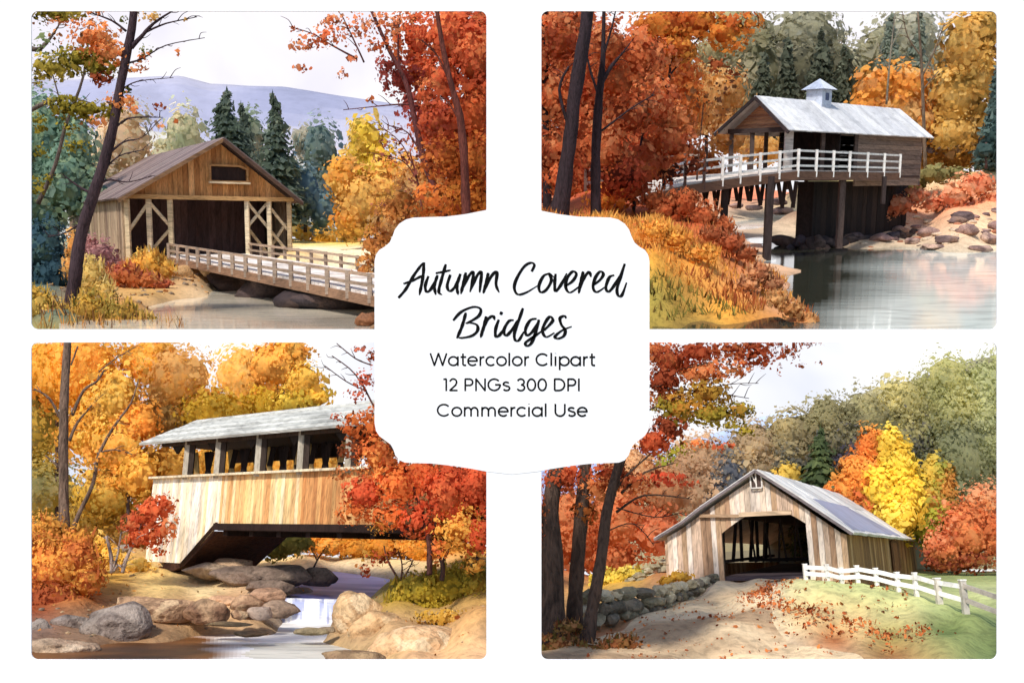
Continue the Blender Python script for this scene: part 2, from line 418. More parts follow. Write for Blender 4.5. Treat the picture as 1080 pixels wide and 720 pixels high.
def ridge(W,name,label,pts,Y,base_py,cols,depth=.12,n=90,rows=14,rough=1.0,mat='hill',kind='structure',front=0):
    mb=MB(); xs=[p[0] for p in pts]; ys=[p[1] for p in pts]; ids={}
    for i in range(n+1):
        px=xs[0]+(xs[-1]-xs[0])*i/n; py=np.interp(px,xs,ys)
        for j in range(rows+1):
            t=j/rows; tt=min(t/.8,1)
            y=Y*(1-depth*(1-tt)) if t<=.8 else Y*(1+depth*.4*(t-.8)/.2)
            pyy=base_py+(py-base_py)*math.sin(tt*PI/2) if t<=.8 else py+(base_py-py)*(t-.8)/.2*.6
            p=W.P(px,pyy,y); nn=noise.noise(p*(60/Y)*.25)+.5*noise.noise(p*(60/Y)*.7)
            p=W.P(px,pyy-nn*rough*2.2*(tt**.7),y+nn*.01*Y); ids[i,j]=mb.addv(p)
    for i in range(n):
        for j in range(rows):
            q=[ids[i,j],ids[i+1,j],ids[i+1,j+1],ids[i,j+1]]; p=Vector(mb.v[q[0]])
            t=min(max(noise.noise(p*(60/Y)*.12)*1.3+.5,0),.999)*(len(cols)-1); a=int(t)
            mb.face(q,mixc(cols[a],cols[min(a+1,len(cols)-1)],t-a),True)
    o=mb.build(name,mat,W); return tag(o,label,None,None,kind)
def rock(W,label,px,py,rx,ry,Y,P,group=None,seed=0,name='rock',amp=.3,cat='rock',flat_=False,sub=4):
    """px,py = centre; visible half sizes rx, ry in picture units at depth Y"""
    k=Y/F; c=W.P(px,py,Y); base=c-V(0,0,ry*k)
    mb=MB(); mb.ico(c,(rx*k,max(rx*.65,ry*.9)*k,ry*k),P,45.0/Y,amp,sub if rx>14 else 3,flat_,seed,facet=11)
    return tag(mb.build(name,'stone',W,base),label,cat,group)
def frame(O,u):
    u=Vector(u).normalized(); v=V(-u.y,u.x,0); O=Vector(O)
    return lambda a,b,c: O+u*a+v*b+V(0,0,c)
# ======================================================= WORLD 1: barn-like bridge on a lavender hill river
W=W1
W.terrain([
 (33,345,25,'#8a7a3a'),(100,343,25,'#b98a3c'),(185,350,25,'#c98f4e'),(60,325,28,'#5a6a5a'),(120,315,30,'#c58a4a'),(150,308,36,'#c79a5a'),(33,300,34,'#4d6460'),
 (136,274,44,'#b88a50'),(86,268,50,'#8a7a5a'),(190,287,43,'#c9975c'),(235,281,46,'#b8905e'),(310,264,49,'#d8b47a'),(40,262,50,'#5d7468'),(215,268,52,'#6d5548'),
 ('z',210,25,-3.2,'#c9ae8c'),('z',200,33,-3.1,'#c9ae8c'),('z',300,25,-3.3,'#c9ae8c'),('z',300,35,-3.3,'#c9ae8c'),('z',380,28,-3.2,'#b29a80'),('z',250,41,-3.0,'#d9c9a8'),('z',340,42,-3.1,'#e6dcc0'),('z',420,33,-3.1,'#a08c70'),('z',300,44.5,-2.85,'#e6dcc0'),
 (395,262,52,'#f1e4bd'),(330,262,53,'#f3e7c8'),(360,256,62,'#efc75e'),(300,254,66,'#efcf7e'),(440,252,60,'#c98a3a'),
 (412,338,26,'#7a5a3c'),(460,262,34,'#a8552c'),(510,250,33,'#a8552c'),(500,300,28,'#8a4a2c'),(470,250,45,'#b5652e'),
 (-60,372,24.9,'#8a7a3a'),(20,372,24.9,'#8a7a3a'),(60,372,24.9,'#8a7a3a'),(95,372,24.9,'#8a7a3a'),(130,372,24.9,'#b98a3c'),(165,372,24.9,'#b98a3c'),(200,372,24.9,'#c98f4e'),
 (33,250,80,'#8a9a88'),(250,250,85,'#8a9a78'),(500,250,85,'#c9a060'),(-60,330,27,'#5a6a5a'),(-60,262,60,'#5d7468')])
ground(W,-110,538,24.85,95,170,110,.05,'ground','rusty and ochre river bank around the wooden barn bridge')
wl=lambda p:mixc(lin('#e9dcc2'),lin('#b9ab97'),min(1,max(0,noise.noise(V(p[0]*.12,p[1]*.35,2))*1.6+.45))) if p[1]<39 else lin('#f2ead6')
fan(W,60,538,60,24.8,60,50,lambda x,y:-2.55,wl,'river','water','beige shallow river flowing under the plank bridge')
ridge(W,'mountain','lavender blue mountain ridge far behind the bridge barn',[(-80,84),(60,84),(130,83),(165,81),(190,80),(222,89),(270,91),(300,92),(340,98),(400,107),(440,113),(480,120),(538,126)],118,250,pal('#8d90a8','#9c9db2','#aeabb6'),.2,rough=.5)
ridge(W,'hills','low hills greyed for mist under the lavender mountain',[(-80,150),(60,140),(150,132),(230,150),(300,160),(360,172),(420,168),(538,180)],82,250,pal('#b8b4ac','#c3bfb8','#a9aca8'),.1,rough=2.0)  # pale greys put the mist into the hill colour
# --- barn
th=math.radians(35); B=frame((-17.8,44,0),(math.cos(th),math.sin(th),0)); Wd=8.0; Ln=12.6; ez=1.62; az=4.28; gz=-1.05; AP=.56
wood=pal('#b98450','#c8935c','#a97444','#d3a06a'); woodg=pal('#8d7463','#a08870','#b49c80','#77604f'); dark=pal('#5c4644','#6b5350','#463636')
O=B(0,0,gz); t=thing(W,'covered_bridge','barn-like covered bridge of tan boards with a dark wide portal and truss bays','covered bridge',O)
up=V(0,0,1)
m=MB(); m.planks([B(0,0,ez),B(Wd,0,ez),B(Wd*AP,0,az)],up,.27,-.1,wood,.05,.10)
m.build('gable','wood',W,O,t)
# gable window: frame, dark panel painting the shade of the opening, sill
g=MB(); c=lin('#2e211d'); g.prism([B(Wd*.50,-.14,ez+.85),B(Wd*.71,-.14,ez+.85),B(Wd*.71,-.14,ez+1.4),B(Wd*.66,-.14,ez+1.55),B(Wd*.50,-.14,ez+1.55)],B(0,.06,0)-B(0,0,0),c)
wn=g.build('window','wood',W,O,t)
g=MB(); 
for a,b in (((.49,.82),(.72,.82)),((.49,1.58),(.67,1.58)),((.49,.82),(.49,1.58)),((.72,.82),(.72,1.43)),((.67,1.58),(.72,1.43))): g.beam(B(Wd*a[0],-.2,ez+a[1]),B(Wd*b[0],-.2,ez+b[1]),.09,.09,lin('#a67c50'))
g.build('frame','woodh',W,O,wn)
g=MB(); g.beam(B(Wd*.48,-.24,ez+.76),B(Wd*.73,-.24,ez+.76),.2,.09,lin('#d9c4a0')); g.build('sill','woodh',W,O,wn)
m=MB(); m.planks([B(0,0,gz-.6),B(0,Ln,gz-.6),B(0,Ln,ez),B(0,0,ez)],up,.3,-.12,woodg,.06,.12)
m.build('wall','wood',W,O,t)
m=MB(); m.planks([B(Wd,Ln,gz-.6),B(Wd,0.2,gz-.6),B(Wd,.2,ez),B(Wd,Ln,ez)],up,.3,-.12,woodg,.06,.12); m.build('wall','wood',W,O,t)
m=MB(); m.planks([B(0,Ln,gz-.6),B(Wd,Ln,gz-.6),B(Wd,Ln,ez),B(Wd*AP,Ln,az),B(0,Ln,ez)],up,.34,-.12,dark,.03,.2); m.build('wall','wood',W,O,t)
# inner partition behind the truss bays; dark planks paint the portal's shade
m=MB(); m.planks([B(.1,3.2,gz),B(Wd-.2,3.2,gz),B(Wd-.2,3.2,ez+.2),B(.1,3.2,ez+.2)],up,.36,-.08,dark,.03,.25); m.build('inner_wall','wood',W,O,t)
m=MB(); m.prism([B(.1,.05,gz-.12),B(Wd-.1,.05,gz-.12),B(Wd-.1,Ln-.1,gz-.12),B(.1,Ln-.1,gz-.12)],V(0,0,.12),lin('#5a4640')); m.build('floor_boards','woodh',W,O,t)
tan=pal('#cdb894','#b9a27e','#d9c7a6')
def post(a,b,z0,z1,w=.2,col=None): 
    q=MB(); q.beam(B(a,b,z0),B(a,b,z1),w,w,col or random.choice(tan),up=V(0,1,0)); return q
for a in (.08,1.05,2.02,5.72,6.85,Wd-.1): post(a,-.06,gz-.5,ez,.2).build('post','woodh',W,O,t)
def brace(a0,z0,a1,z1,b=-.02,w=.13):
    q=MB(); q.beam(B(a0,b,z0),B(a1,b,z1),w,w*.8,random.choice(tan),up=V(0,1,0)); q.build('brace','woodh',W,O,t)
brace(.12,gz+1.1,.98,ez-.35); brace(1.15,ez-.3,1.95,gz+1.4); brace(1.1,gz+.2,1.95,gz+1.15)
brace(5.8,ez-.15,7.75,gz+.15,.06); brace(5.8,gz+1.35,6.8,ez-.2,.1); brace(5.85,gz+1.2,6.7,gz+.1,.14); brace(6.9,ez-.3,7.85,gz+1.2,.1); brace(6.9,gz+.2,7.8,gz+1.5,.18)
q=MB(); q.beam(B(-.1,-.12,ez+.02),B(Wd+.1,-.12,ez+.02),.2,.2,lin('#c39a66')); q.build('lintel_beam','woodh',W,O,t)
# roof: two slopes of sheet strips with thickness and overhang
rc=pal('#7a6660','#8a7772','#6a5856','#96857e')
m=MB()
sl=(az-ez)/(Wd/2); ov=.42
ly=ez-sl*ov+.12
m.planks([B(-ov,-.55,ly),B(Wd*AP,-.55,az+.16),B(Wd*AP,Ln+.4,az+.16),B(-ov,Ln+.4,ly)],B(Wd*AP,0,az)-B(0,0,ez),.42,.09,rc,.02,.08)
m.planks([B(Wd*AP,-.55,az+.16),B(Wd+ov,-.55,ly),B(Wd+ov,Ln+.4,ly),B(Wd*AP,Ln+.4,az+.16)],B(Wd*AP,0,az)-B(Wd,0,ez),.42,.09,rc,.02,.08)
rf=m.build('roof','roof',W,O,t)
m=MB(); m.beam(B(-ov,-.6,ly-.06),B(Wd*AP,-.6,az+.1),.08,.16,lin('#8a6a4c')); m.beam(B(Wd+ov,-.6,ly-.06),B(Wd*AP,-.6,az+.1),.08,.16,lin('#5b463a')); m.build('rake_board','woodh',W,O,rf)
# --- walkway bridge with rails
nd=V(math.sin(th),-math.cos(th),0); A=V(-16.24,45.1,0); A2=V(-13.1,47.3,0); wv=(A2-A)
def dz(s): return -1.06-.7*s/21.3
T=22.5; O=A+V(0,0,-1.1)
t=thing(W,'footbridge','low plank footbridge with grey post rails running out of the portal','footbridge',O)
m=MB(); s=0
while s<T:
    w=.34; p=A+nd*s; m.prism([p+V(0,0,dz(s)-.12),p+nd*w*.93+V(0,0,dz(s+w)-.12),p+wv+nd*w*.93+V(0,0,dz(s+w)-.12),p+wv+V(0,0,dz(s)-.12)],V(0,0,.12),mixc(lin('#e9e2da'),lin('#cdbfb2'),random.random())); s+=w
m.build('deck','woodh',W,O,t)
for o_ in (V(0,0,0),wv):
    m=MB(); a=A+o_-nd*.0; m.beam(a+V(0,0,dz(0)-.24),a+nd*T+V(0,0,dz(T)-.24),.16,.3,lin('#8a6a52')); m.build('girder','woodh',W,O,t)
    for h,c in ((.5,'#a58c76'),(.2,'#9a8470')):
        m=MB(); m.beam(a+V(0,0,dz(0)+h),a+nd*T+V(0,0,dz(T)+h),.12,.09,lin(c)); m.build('rail','woodh',W,O,t)
    s=.15; 
    while s<T:
        p=a+nd*s-wv.normalized()*(.06 if o_.length<.1 else -.06); m=MB(); m.beam(p+V(0,0,dz(s)-.3),p+V(0,0,dz(s)+.56),.13,.15,lin('#a08d7c'),up=V(0,1,0)); m.build('post','woodh',W,O,t); s+=1.5
for i,(s,l,wd) in enumerate(((3.6,1.6,1.0),(9.1,2.4,1.0),(15.8,4.0,1.0))):
    c=A+nd*s+wv*.5+V(0,0,(dz(s)-.4-2.8)/2); h=(dz(s)-.3+2.8)
    mb=MB(); n0=0; mb.ico(c,(l*.62,wv.length*.52,h*.62),pal('#3b302f','#54443f','#2f2a2e'),.8,.22,3,False,i)
    ang=math.atan2(nd.y,nd.x); 
    cl=['narrow dark stone pier under the footbridge beside the bank','dark stone pier under the middle of the footbridge','longest dark stone pier under the near end of the footbridge'][i]
    tag(mb.build('stone_pier','stone',W,c-V(0,0,h/2)),cl,'pier','dark piers under the footbridge')
for i,(px,py,rx,ry,Y,P,l) in enumerate(((193,287,13,9,41,pal('#c79a66','#e0bd8a'),'tan boulder beside the narrow pier'),(218,284,9,8,42,pal('#e6d3b0','#c9a070'),'cream boulder under the footbridge near the portal'),(388,338,16,9,26,pal('#6b4a35','#8a5a3a'),'rusty brown boulder at the plaque edge under the footbridge'))):
    rock(W,l,px,py,rx,ry,Y,P,'boulders along the beige river',i)
m=MB()
for _ in range(420):
    px=random.uniform(40,300); Y=random.uniform(27,47); p=W.gp(px,Y)
    if p.z<-2.5: continue
    m.leaves(p+V(0,0,.04),(.15,.15,.02),1,.075,pal('#b5703c','#d9a05c','#8f5a34','#e0b070'),3,(.2,1),.3,None,1.4)
    if random.random()<.5: k=random.uniform(.04,.16); m.ico(p,(k,k,k*.6),pal('#b5a088','#8f7a68'),2,.3,1,False,_)
tag(m.build('litter','leaf',W),'fallen leaves and pebbles on the sandy bank before the barn bridge',None,None,'stuff')
# --- conifers and wash trees
dg=pal('#62705f','#7c8873','#939d88','#6f7e76')  # pine greens lightened, mist put into the colour
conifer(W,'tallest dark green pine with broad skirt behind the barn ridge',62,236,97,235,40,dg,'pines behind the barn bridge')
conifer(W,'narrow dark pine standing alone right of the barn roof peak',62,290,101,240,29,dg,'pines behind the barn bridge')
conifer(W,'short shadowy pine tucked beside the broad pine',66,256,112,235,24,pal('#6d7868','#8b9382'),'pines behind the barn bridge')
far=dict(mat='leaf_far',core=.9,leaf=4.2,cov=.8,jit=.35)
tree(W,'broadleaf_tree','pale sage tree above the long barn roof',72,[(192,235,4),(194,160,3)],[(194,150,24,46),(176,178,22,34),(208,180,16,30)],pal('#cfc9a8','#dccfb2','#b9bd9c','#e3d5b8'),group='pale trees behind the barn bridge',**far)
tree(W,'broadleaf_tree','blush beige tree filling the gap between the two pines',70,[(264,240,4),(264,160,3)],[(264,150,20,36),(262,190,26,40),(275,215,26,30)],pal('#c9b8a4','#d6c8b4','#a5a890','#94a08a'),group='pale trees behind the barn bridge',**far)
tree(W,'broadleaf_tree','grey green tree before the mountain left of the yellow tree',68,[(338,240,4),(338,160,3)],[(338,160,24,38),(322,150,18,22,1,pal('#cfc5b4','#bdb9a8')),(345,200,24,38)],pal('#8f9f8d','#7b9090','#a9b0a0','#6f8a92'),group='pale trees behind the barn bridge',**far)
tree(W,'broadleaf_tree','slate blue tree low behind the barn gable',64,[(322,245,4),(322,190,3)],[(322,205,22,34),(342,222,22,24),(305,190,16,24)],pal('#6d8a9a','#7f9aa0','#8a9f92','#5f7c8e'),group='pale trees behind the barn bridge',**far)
tree(W,'broadleaf_tree','bright yellow round tree against the lavender mountain',56,[(388,245,5),(386,180,3)],[(387,148,23,28),(376,168,16,24),(400,178,24,32)],pal('#e3b92c','#efcd4a','#c9a72c','#e8bf5a'),core=.88,leaf=3.6,cov=.9,mat='leaf',jit=.4)
tree(W,'broadleaf_tree','golden orange tree spreading below the yellow tree',52,[(388,252,5),(386,220,3)],[(384,212,32,40),(362,190,20,30),(410,208,30,44),(432,200,26,44),(372,232,26,24)],pal('#e0a23c','#d98a3a','#efc35e','#c98a44','#e8b860'),core=.88,leaf=3.4,cov=.9,mat='leaf',jit=.4)
tree(W,'broadleaf_tree','teal tree mass at the window edge behind the slanting tree',50,[(50,300,6),(50,200,4)],[(46,150,32,60),(70,190,34,50),(44,215,30,50),(80,150,24,40),(100,215,14,44),(20,180,30,70)],pal('#7f9c86','#a3b58c','#5f8580','#bfc59a','#86a08c'),core=.86,leaf=4,cov=1.0,mat='leaf',jit=.45)
tree(W,'broadleaf_tree','deep blue green shrub tree low at the window edge',35,[(50,330,6),(50,290,4)],[(46,262,26,34),(58,290,26,28),(40,300,24,26),(20,280,26,50)],pal('#3f5c66','#54716f','#2f4650','#6b8579'),core=.88,leaf=3.4,cov=1.0,mat='leaf',jit=.45)
tree(W,'broadleaf_tree','faded peach tree behind the slanting trunk and barn eave',58,[(140,225,3),(140,170,2)],[(130,150,34,46),(112,180,24,36)],pal('#ead2b6','#e6c3a2','#d5c9a6','#f0dcc4'),group='pale trees behind the barn bridge',**far)
for px,py,rx,ry,Y,Pp,l in ((-25,180,44,80,48,pal('#7f9c86','#a3b58c','#5f8580'),'sage green tree outside the window edge by the barn bridge'),(-90,170,44,80,52,pal('#a39c5c','#8c8a4a','#c0aa60'),'olive tree far outside the window edge by the barn bridge'),(-30,290,34,30,34,pal('#c98a44','#b0703a','#dba45c'),'amber bush tree outside the window edge by the barn bridge')):
    tree(W,'broadleaf_tree',l,Y,[(px,py+ry+20,6),(px,py,4)],[(px,py,rx,ry),(px+14,py+ry*.5,rx*.8,ry*.5),(px-14,py-ry*.4,rx*.7,ry*.5)],Pp,mat='leaf_far',leaf=4,cov=.8,core=.85)
# bushes
bush(W,'bush','mauve bush against the grey side wall of the barn',41,[(105,272,22,22),(118,284,18,15),(95,262,12,14)],pal('#a8706e','#b98784','#8f6068'),group='bushes below the barn bridge')
bush(W,'bush','flame yellow bush below the truss bay of the portal',40,[(157,279,18,17),(172,286,14,12),(145,285,14,11)],pal('#eeb64a','#f3c866','#e39a3c'),group='bushes below the barn bridge',spikes=60)
bush(W,'bush','red orange bush low beside the beige water',38,[(128,290,22,13),(150,296,24,9),(165,300,18,5)],pal('#d27a44','#c2603c','#b5564a','#e39a58'),group='bushes below the barn bridge',spikes=40)
bush(W,'bush','pale cream bush beside the slanting trunk',32,[(97,292,15,22),(108,308,16,16)],pal('#f0d590','#e8c670','#d9b56a'),group='bushes below the barn bridge',spikes=50)
bush(W,'bush','ochre and olive bush filling the bottom window corner',28,[(95,328,22,22),(122,332,24,18),(145,342,22,12),(55,335,24,18),(40,322,20,20)],pal('#b98f3c','#d9a63c','#8f7f3a','#e5bc5e'),group='bushes below the barn bridge',spikes=60)
bush(W,'bush','small orange bush behind the trunk near the water',34,[(78,262,9,24),(75,282,10,18)],pal('#e09a4c','#e8b870'),group='bushes below the barn bridge')
for i,(a,b,r,h,Y,l) in enumerate(((316,243,15,13,66,'rounded butter yellow bush on the far shore beside the barn'),(340,246,16,11,68,'middle butter yellow bush on the far shore'),(366,245,16,12,70,'butter yellow bush on the far shore below the gold tree'))):
    bush(W,'bush',l,Y,[(a,b,r,h),(a+6,b+3,r*.8,h*.7)],pal('#f2cf70','#eeb84a','#f6dd96'),group='yellow bushes on the far shore',mat='leaf',leaf=3)
bush(W,'bush','salmon leafy shrub beside the plaque notch',36,[(398,262,16,26),(412,238,22,24),(425,215,20,26),(385,285,10,14)],pal('#c27a3a','#d9964a','#a55f34','#e0b070'),core=.6,cov=.8,leaf=3)
# big red trees (near)
red=pal('#cf5230','#db6638','#bd4429','#e37f48'); sal=pal('#e8875c','#f0a06e','#d96a3c'); rust=pal('#c8631f','#d97a2a','#a84a22')
mag=pal('#b5494a','#c4605c','#a63f3a')
tree(W,'maple_tree','red maple with slim curved trunk nearest the open sky',33,[(470,245,9),(468,229,9),(458,198,8),(447,168,7),(437,125,6),(430,93,5),(420,70,4),(411,54,4),(391,10,3)],
 [(412,26,30,18,0,sal,0),(375,28,24,14,.5,sal,0),(345,40,24,13,0,sal,0),(322,46,18,11,0,sal,0),(318,72,12,4,0,sal,0),(440,40,28,32,1.5,red,.5),(425,85,24,20,1.2,mag,.5),(410,68,14,10,.8,mag,.3),(445,75,20,22,1.5,red,.7),(440,112,20,16,1,mag,.3),(310,30,6,4,0,sal,0),(370,62,10,4,0,sal,0),(352,22,18,8,0,sal,0),(398,50,22,9,0,sal,0),(360,78,7,7,0,sal,0),(388,106,9,3,0,rust,0)],red,leaf=2.9,cov=1.0,core=.6,
 branches=[[(430,97,3),(420,60,2),(422,12,1.4)],[(441,112,2.5),(425,110,1.8),(400,112,1.2),(362,116,.8)],[(384,66,2),(372,40,1.5),(360,15,1)],[(376,62,2.4),(350,48,1.6),(330,36,1.2),(305,28,.8)],[(447,168,2),(430,140,1.4),(408,132,.8)]],bark='#5a3230',group='red maples beside the river')
tree(W,'maple_tree','scarlet maple with the thickest trunk beside the pinstraight stem',31,[(494,245,10),(492,224,10),(490,180,9),(487,136,8),(482,110,7),(476,90,6),(466,45,5),(460,5,4)],
 [(478,40,34,36,1.8,red,.8),(500,55,26,45,1.5,red,.8),(470,85,24,28,1.6,red,.7),(498,120,24,36,1.6,pal('#cf5a2c','#d96a2f','#b8482a'),.75),(463,128,22,24,1.5,pal('#c4522f','#b24a3c','#d06a3a'),.6),(500,170,24,34,1.6,rust,.75),(472,165,24,26,1.6,rust,.5),(455,175,20,22,0,rust,.0),(490,210,30,22,1.5,pal('#d98a2c','#c9731f','#b5601f'),.75),(452,100,14,18,0,red,.4),(458,212,24,18,0,rust,.3)],red,leaf=3.0,cov=1.0,core=.7,
 branches=[[(476,92,2.5),(462,60,1.8),(445,42,1)],[(486,130,2.5),(470,105,1.6),(448,96,.9)]],bark='#5a3028',group='red maples beside the river')
tree(W,'maple_tree','slender straight stemmed red maple at the window edge',35,[(496,245,5),(493,180,5),(491,113,4.5),(492,60,4),(492,5,3)],
 [(508,30,20,30),(510,95,18,34),(508,150,18,30),(492,190,26,26,0,rust)],red,leaf=3.0,cov=.9,core=.8,bark='#4a2826',group='red maples beside the river')
tree(W,'broadleaf_tree','small maroon leaved sapling in front of the gold tree',38,[(447,232,2.6),(440,190,2),(432,160,1.4)],
 [(415,135,16,5),(412,152,22,6),(430,165,26,7),(402,168,12,5),(438,184,8,18),(430,205,14,12),(408,218,20,9),(448,150,12,8)],pal('#8f4a42','#a8584a','#7a3f3a'),leaf=2.8,cov=.55,core=0,bark='#6b3a34',branches=[[(440,190,1.6),(425,170,1.1),(395,162,.7)],[(436,175,1.4),(422,150,1),(400,132,.6)],[(443,205,1.4),(430,212,1),(402,220,.6)]])
# left slanting tree
ol=pal('#8c7c24','#a8902c','#6f6a24','#b59c3c'); ora=pal('#e88a4c','#f0a060','#dd7438'); rd=pal('#9c3f2a','#b5522f')
tree(W,'maple_tree','dark slanting tree in front of the barn with olive and orange leaves',29,[(71,352,15),(78,300,14),(85,250,12.5),(97,210,12),(110,170,11),(120,130,10),(126,95,9.5),(133,60,9),(139,30,8.5),(142,5,8)],
 [(99,40,25,18,0,ora,.5),(112,58,22,14,0,ora,.5),(85,62,26,15,0,ol,.5),(55,72,26,14,0,ol,.5),(106,72,20,10,0,ol,.4),(60,14,32,8,0,ol,.4),(62,22,26,5,0,ora,0),(100,12,16,5,0,ora,0),(107,82,12,8,0,rd,.4),(128,106,16,9,0,ora,.4),(90,116,38,10,0,ol,.5),(68,110,20,9,0,ol,.4),(152,60,9,6,0,ora,0),(142,72,14,6,0,ora,0),(158,18,15,7,0,pal('#e0ac5c','#ecc07a'),0),(168,112,7,5,0,rd,0),(140,116,10,6,0,ora,0),(185,128,3,4,0,ora,0),(170,133,4,3,0,ora,0),(153,52,8,6,0,pal('#76783c','#8a8a4a'),0),(134,95,7,5,0,pal('#6b6a30'),0),(131,20,5,5,0,pal('#76783c'),0),(188,57,2.5,6,0,ora,0),(195,22,3,3,0,pal('#e0ac5c'),0),(103,128,14,8,0,ora,0),(40,130,14,10,0,ol,0),(75,135,14,8,0,ol,0),(80,155,16,8,0,ol,0),(45,160,10,8,0,ol,0),(38,85,10,10,0,ol,0)],ol,leaf=2.7,cov=1.1,core=.5,
 branches=[[(138,50,6),(148,40,4.5),(162,25,3),(183,11,1.4)],[(154,34,2.6),(175,25,1.6),(208,18,.8)],[(133,33,2.6),(118,22,2),(94,13,1.2)],[(130,68,2.4),(150,62,1.8),(175,48,1.2),(216,40,.7)],[(128,95,2),(145,86,1.2),(183,82,.6)],[(112,165,3),(130,150,2),(150,145,1),(165,130,.7)],[(118,140,2.6),(135,125,1.8),(172,124,.8)],[(97,205,4),(112,190,2.6),(135,192,1.2),(160,186,.7)],[(105,185,2.6),(125,165,1.6),(152,158,.8)],[(98,205,3),(82,196,2.2),(66,184,1)],[(90,232,3),(70,245,1.6),(50,250,1)]],bark='#3d2f33')
tree(W,'broadleaf_tree','thin grey sapling leaning behind the dark slanting tree',36,[(40,215,5),(58,175,4),(70,130,3.6),(88,80,2.6),(95,20,1.4)],[(45,50,18,20,0,pal('#7f8a58','#96a06a'),0),(60,38,10,8,0,ora,0),(50,190,16,9),(38,200,14,10)],ol,leaf=3,cov=.6,core=0,branches=[[(33,52,5,),(45,50,4),(60,30,2),(62,26,1)],[(33,116,5),(50,108,4),(75,104,2),(100,110,1)],[(70,130,2),(56,80,1.4),(52,60,1)]],bark='#5d5048')
m=MB()
for _ in range(260):
    px=random.uniform(40,200); Y=random.uniform(25.2,28); p=W.gp(px,Y); m.blades([p],.6,.02,pal('#8a5a34','#c9803c','#d9a04c','#6f4a34'))
tag(m.build('grass','leaf',W),'rusty dry grass stalks in the bottom corner before the river',None,None,'stuff')

for px,py,rx,ry,Pp,l in ((450,205,30,40,pal('#e0b070','#d99a50','#ecc890'),'apricot tree low behind the dark red trunks'),(495,215,30,40,pal('#c9782f','#b5642c'),'rusty brown tree low behind the thickest red trunk'),(475,150,40,50,pal('#c9562f','#d56a38','#b84a2c'),'wide red orange tree behind the thickest trunk')):
    tree(W,'broadleaf_tree',l,44,[(px,252,5),(px,py,3)],[(px,py,rx,ry),(px+12,py+ry*.4,rx*.8,ry*.6),(px-12,py-ry*.3,rx*.7,ry*.6)],Pp,mat='leaf_far',leaf=3.4,cov=.9,core=.85,group='trees behind the red maples')
# ======================================================= WORLD 2: white roofed bridge above the dark pool
W=W2
W.terrain([
 (571,226,30,'#c9803a'),(640,229,31,'#d98f3c'),(560,300,26,'#a8702c'),(600,347,25,'#8a7a3a'),(685,262,28.5,'#eaa03c'),(690,232,33,'#c0562c'),(685,305,26.5,'#9a8a3e'),(685,350,25,'#8a7a34'),(735,262,32,'#e8a040'),(735,350,25,'#876c2f'),(770,320,27,'#e39a3a'),(800,347,25,'#d98a34'),(850,350,24.9,'#b5652c'),
 (715,215,40,'#a84a2c'),(745,232,38,'#b5502c'),(700,196,44,'#9c4a2c'),(775,265,35,'#d5743c'),(800,292,32,'#d58a58'),(640,200,42,'#b54a28'),
 (765,238,76,'#e0b090'),(790,258,56,'#d8a888'),(808,281,41,'#d9b08a'),(834,311,31,'#d9a078'),(822,296,35.5,'#d9a078'),(796,268,47,'#d9b08a'),(850,330,27,'#cf8a50'),(864,345,24.9,'#b5652c'),('z',880,26,-4.7,'#8a8a78'),('z',868,30,-4.7,'#8a8a78'),('z',852,36,-4.7,'#8a8a78'),('z',832,46,-4.7,'#8a8a78'),
 ('z',850,32,-4.9,'#8a9080'),('z',900,26,-4.9,'#8a9080'),('z',1000,28,-4.9,'#9aa090'),('z',1000,45,-4.9,'#9aa090'),('z',860,50,-4.8,'#5a6058'),('z',790,78,-4.7,'#9aa090'),('z',830,88,-4.6,'#c0b8a0'),('z',950,50,-4.7,'#8a9080'),('z',1060,48,-4.7,'#8a9080'),('z',830,60,-4.7,'#8a9080'),
 (740,214,118,'#e08a66'),(840,213,118,'#e08a66'),(790,212,118,'#d9785a'),(790,196,125,'#e0906c'),
 (843,243,69,'#d0b898'),(900,252,61,'#d6bd9c'),(960,254,59,'#dcc4a4'),(1050,260,55,'#e3cca8'),(1100,262,53,'#e3cca8'),
 (850,222,74,'#8a6a54'),(900,208,72,'#9a8a5a'),(940,190,72,'#8f8a55'),(985,178,71,'#efd9a8'),(1050,177,70,'#f0d8a4'),(960,222,64,'#d98f64'),(1010,212,64,'#e08a60'),(1050,205,62,'#e58a60'),(1050,235,58,'#ecc49a'),(900,230,66,'#c98a68'),
 (571,372,24.8,'#8a7434'),(685,372,24.8,'#8a6c34'),(780,372,24.8,'#87702f'),(745,350,25.3,'#8a7a3a'),(790,349,25.3,'#b07a3a'),(60,335,26,'#a8803a'),(850,362,24.8,'#b5652c'),('z',885,34,-4.9,'#8a8a78'),
 (975,176,95,'#c9a060'),(1080,176,95,'#c9a060'),(880,180,100,'#a59a60'),(620,190,80,'#b5542c'),(720,188,110,'#c9804a')])
ground(W,542,1190,24.75,135,170,120,.07,'ground','orange grassy slope and stony far bank beside the pool')
def w2(p):  # dark bridge reflection and pale sky reflection put into the water colour
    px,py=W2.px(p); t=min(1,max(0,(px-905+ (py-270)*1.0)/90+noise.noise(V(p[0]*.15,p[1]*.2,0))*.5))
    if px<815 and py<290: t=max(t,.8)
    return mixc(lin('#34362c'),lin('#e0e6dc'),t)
fan(W,690,1190,70,24.85,112,60,lambda x,y:-4.05,w2,'river','water','still grey green pool with dark bridge reflection and pale sky coloured in')
# barn
dx=V(11.5,10,0).normalized(); B=frame((14.3,50,0),(dx.x,dx.y,0)); Ln=14.5; Wd=3.8; ez=2.45; az=3.95; fz=.05
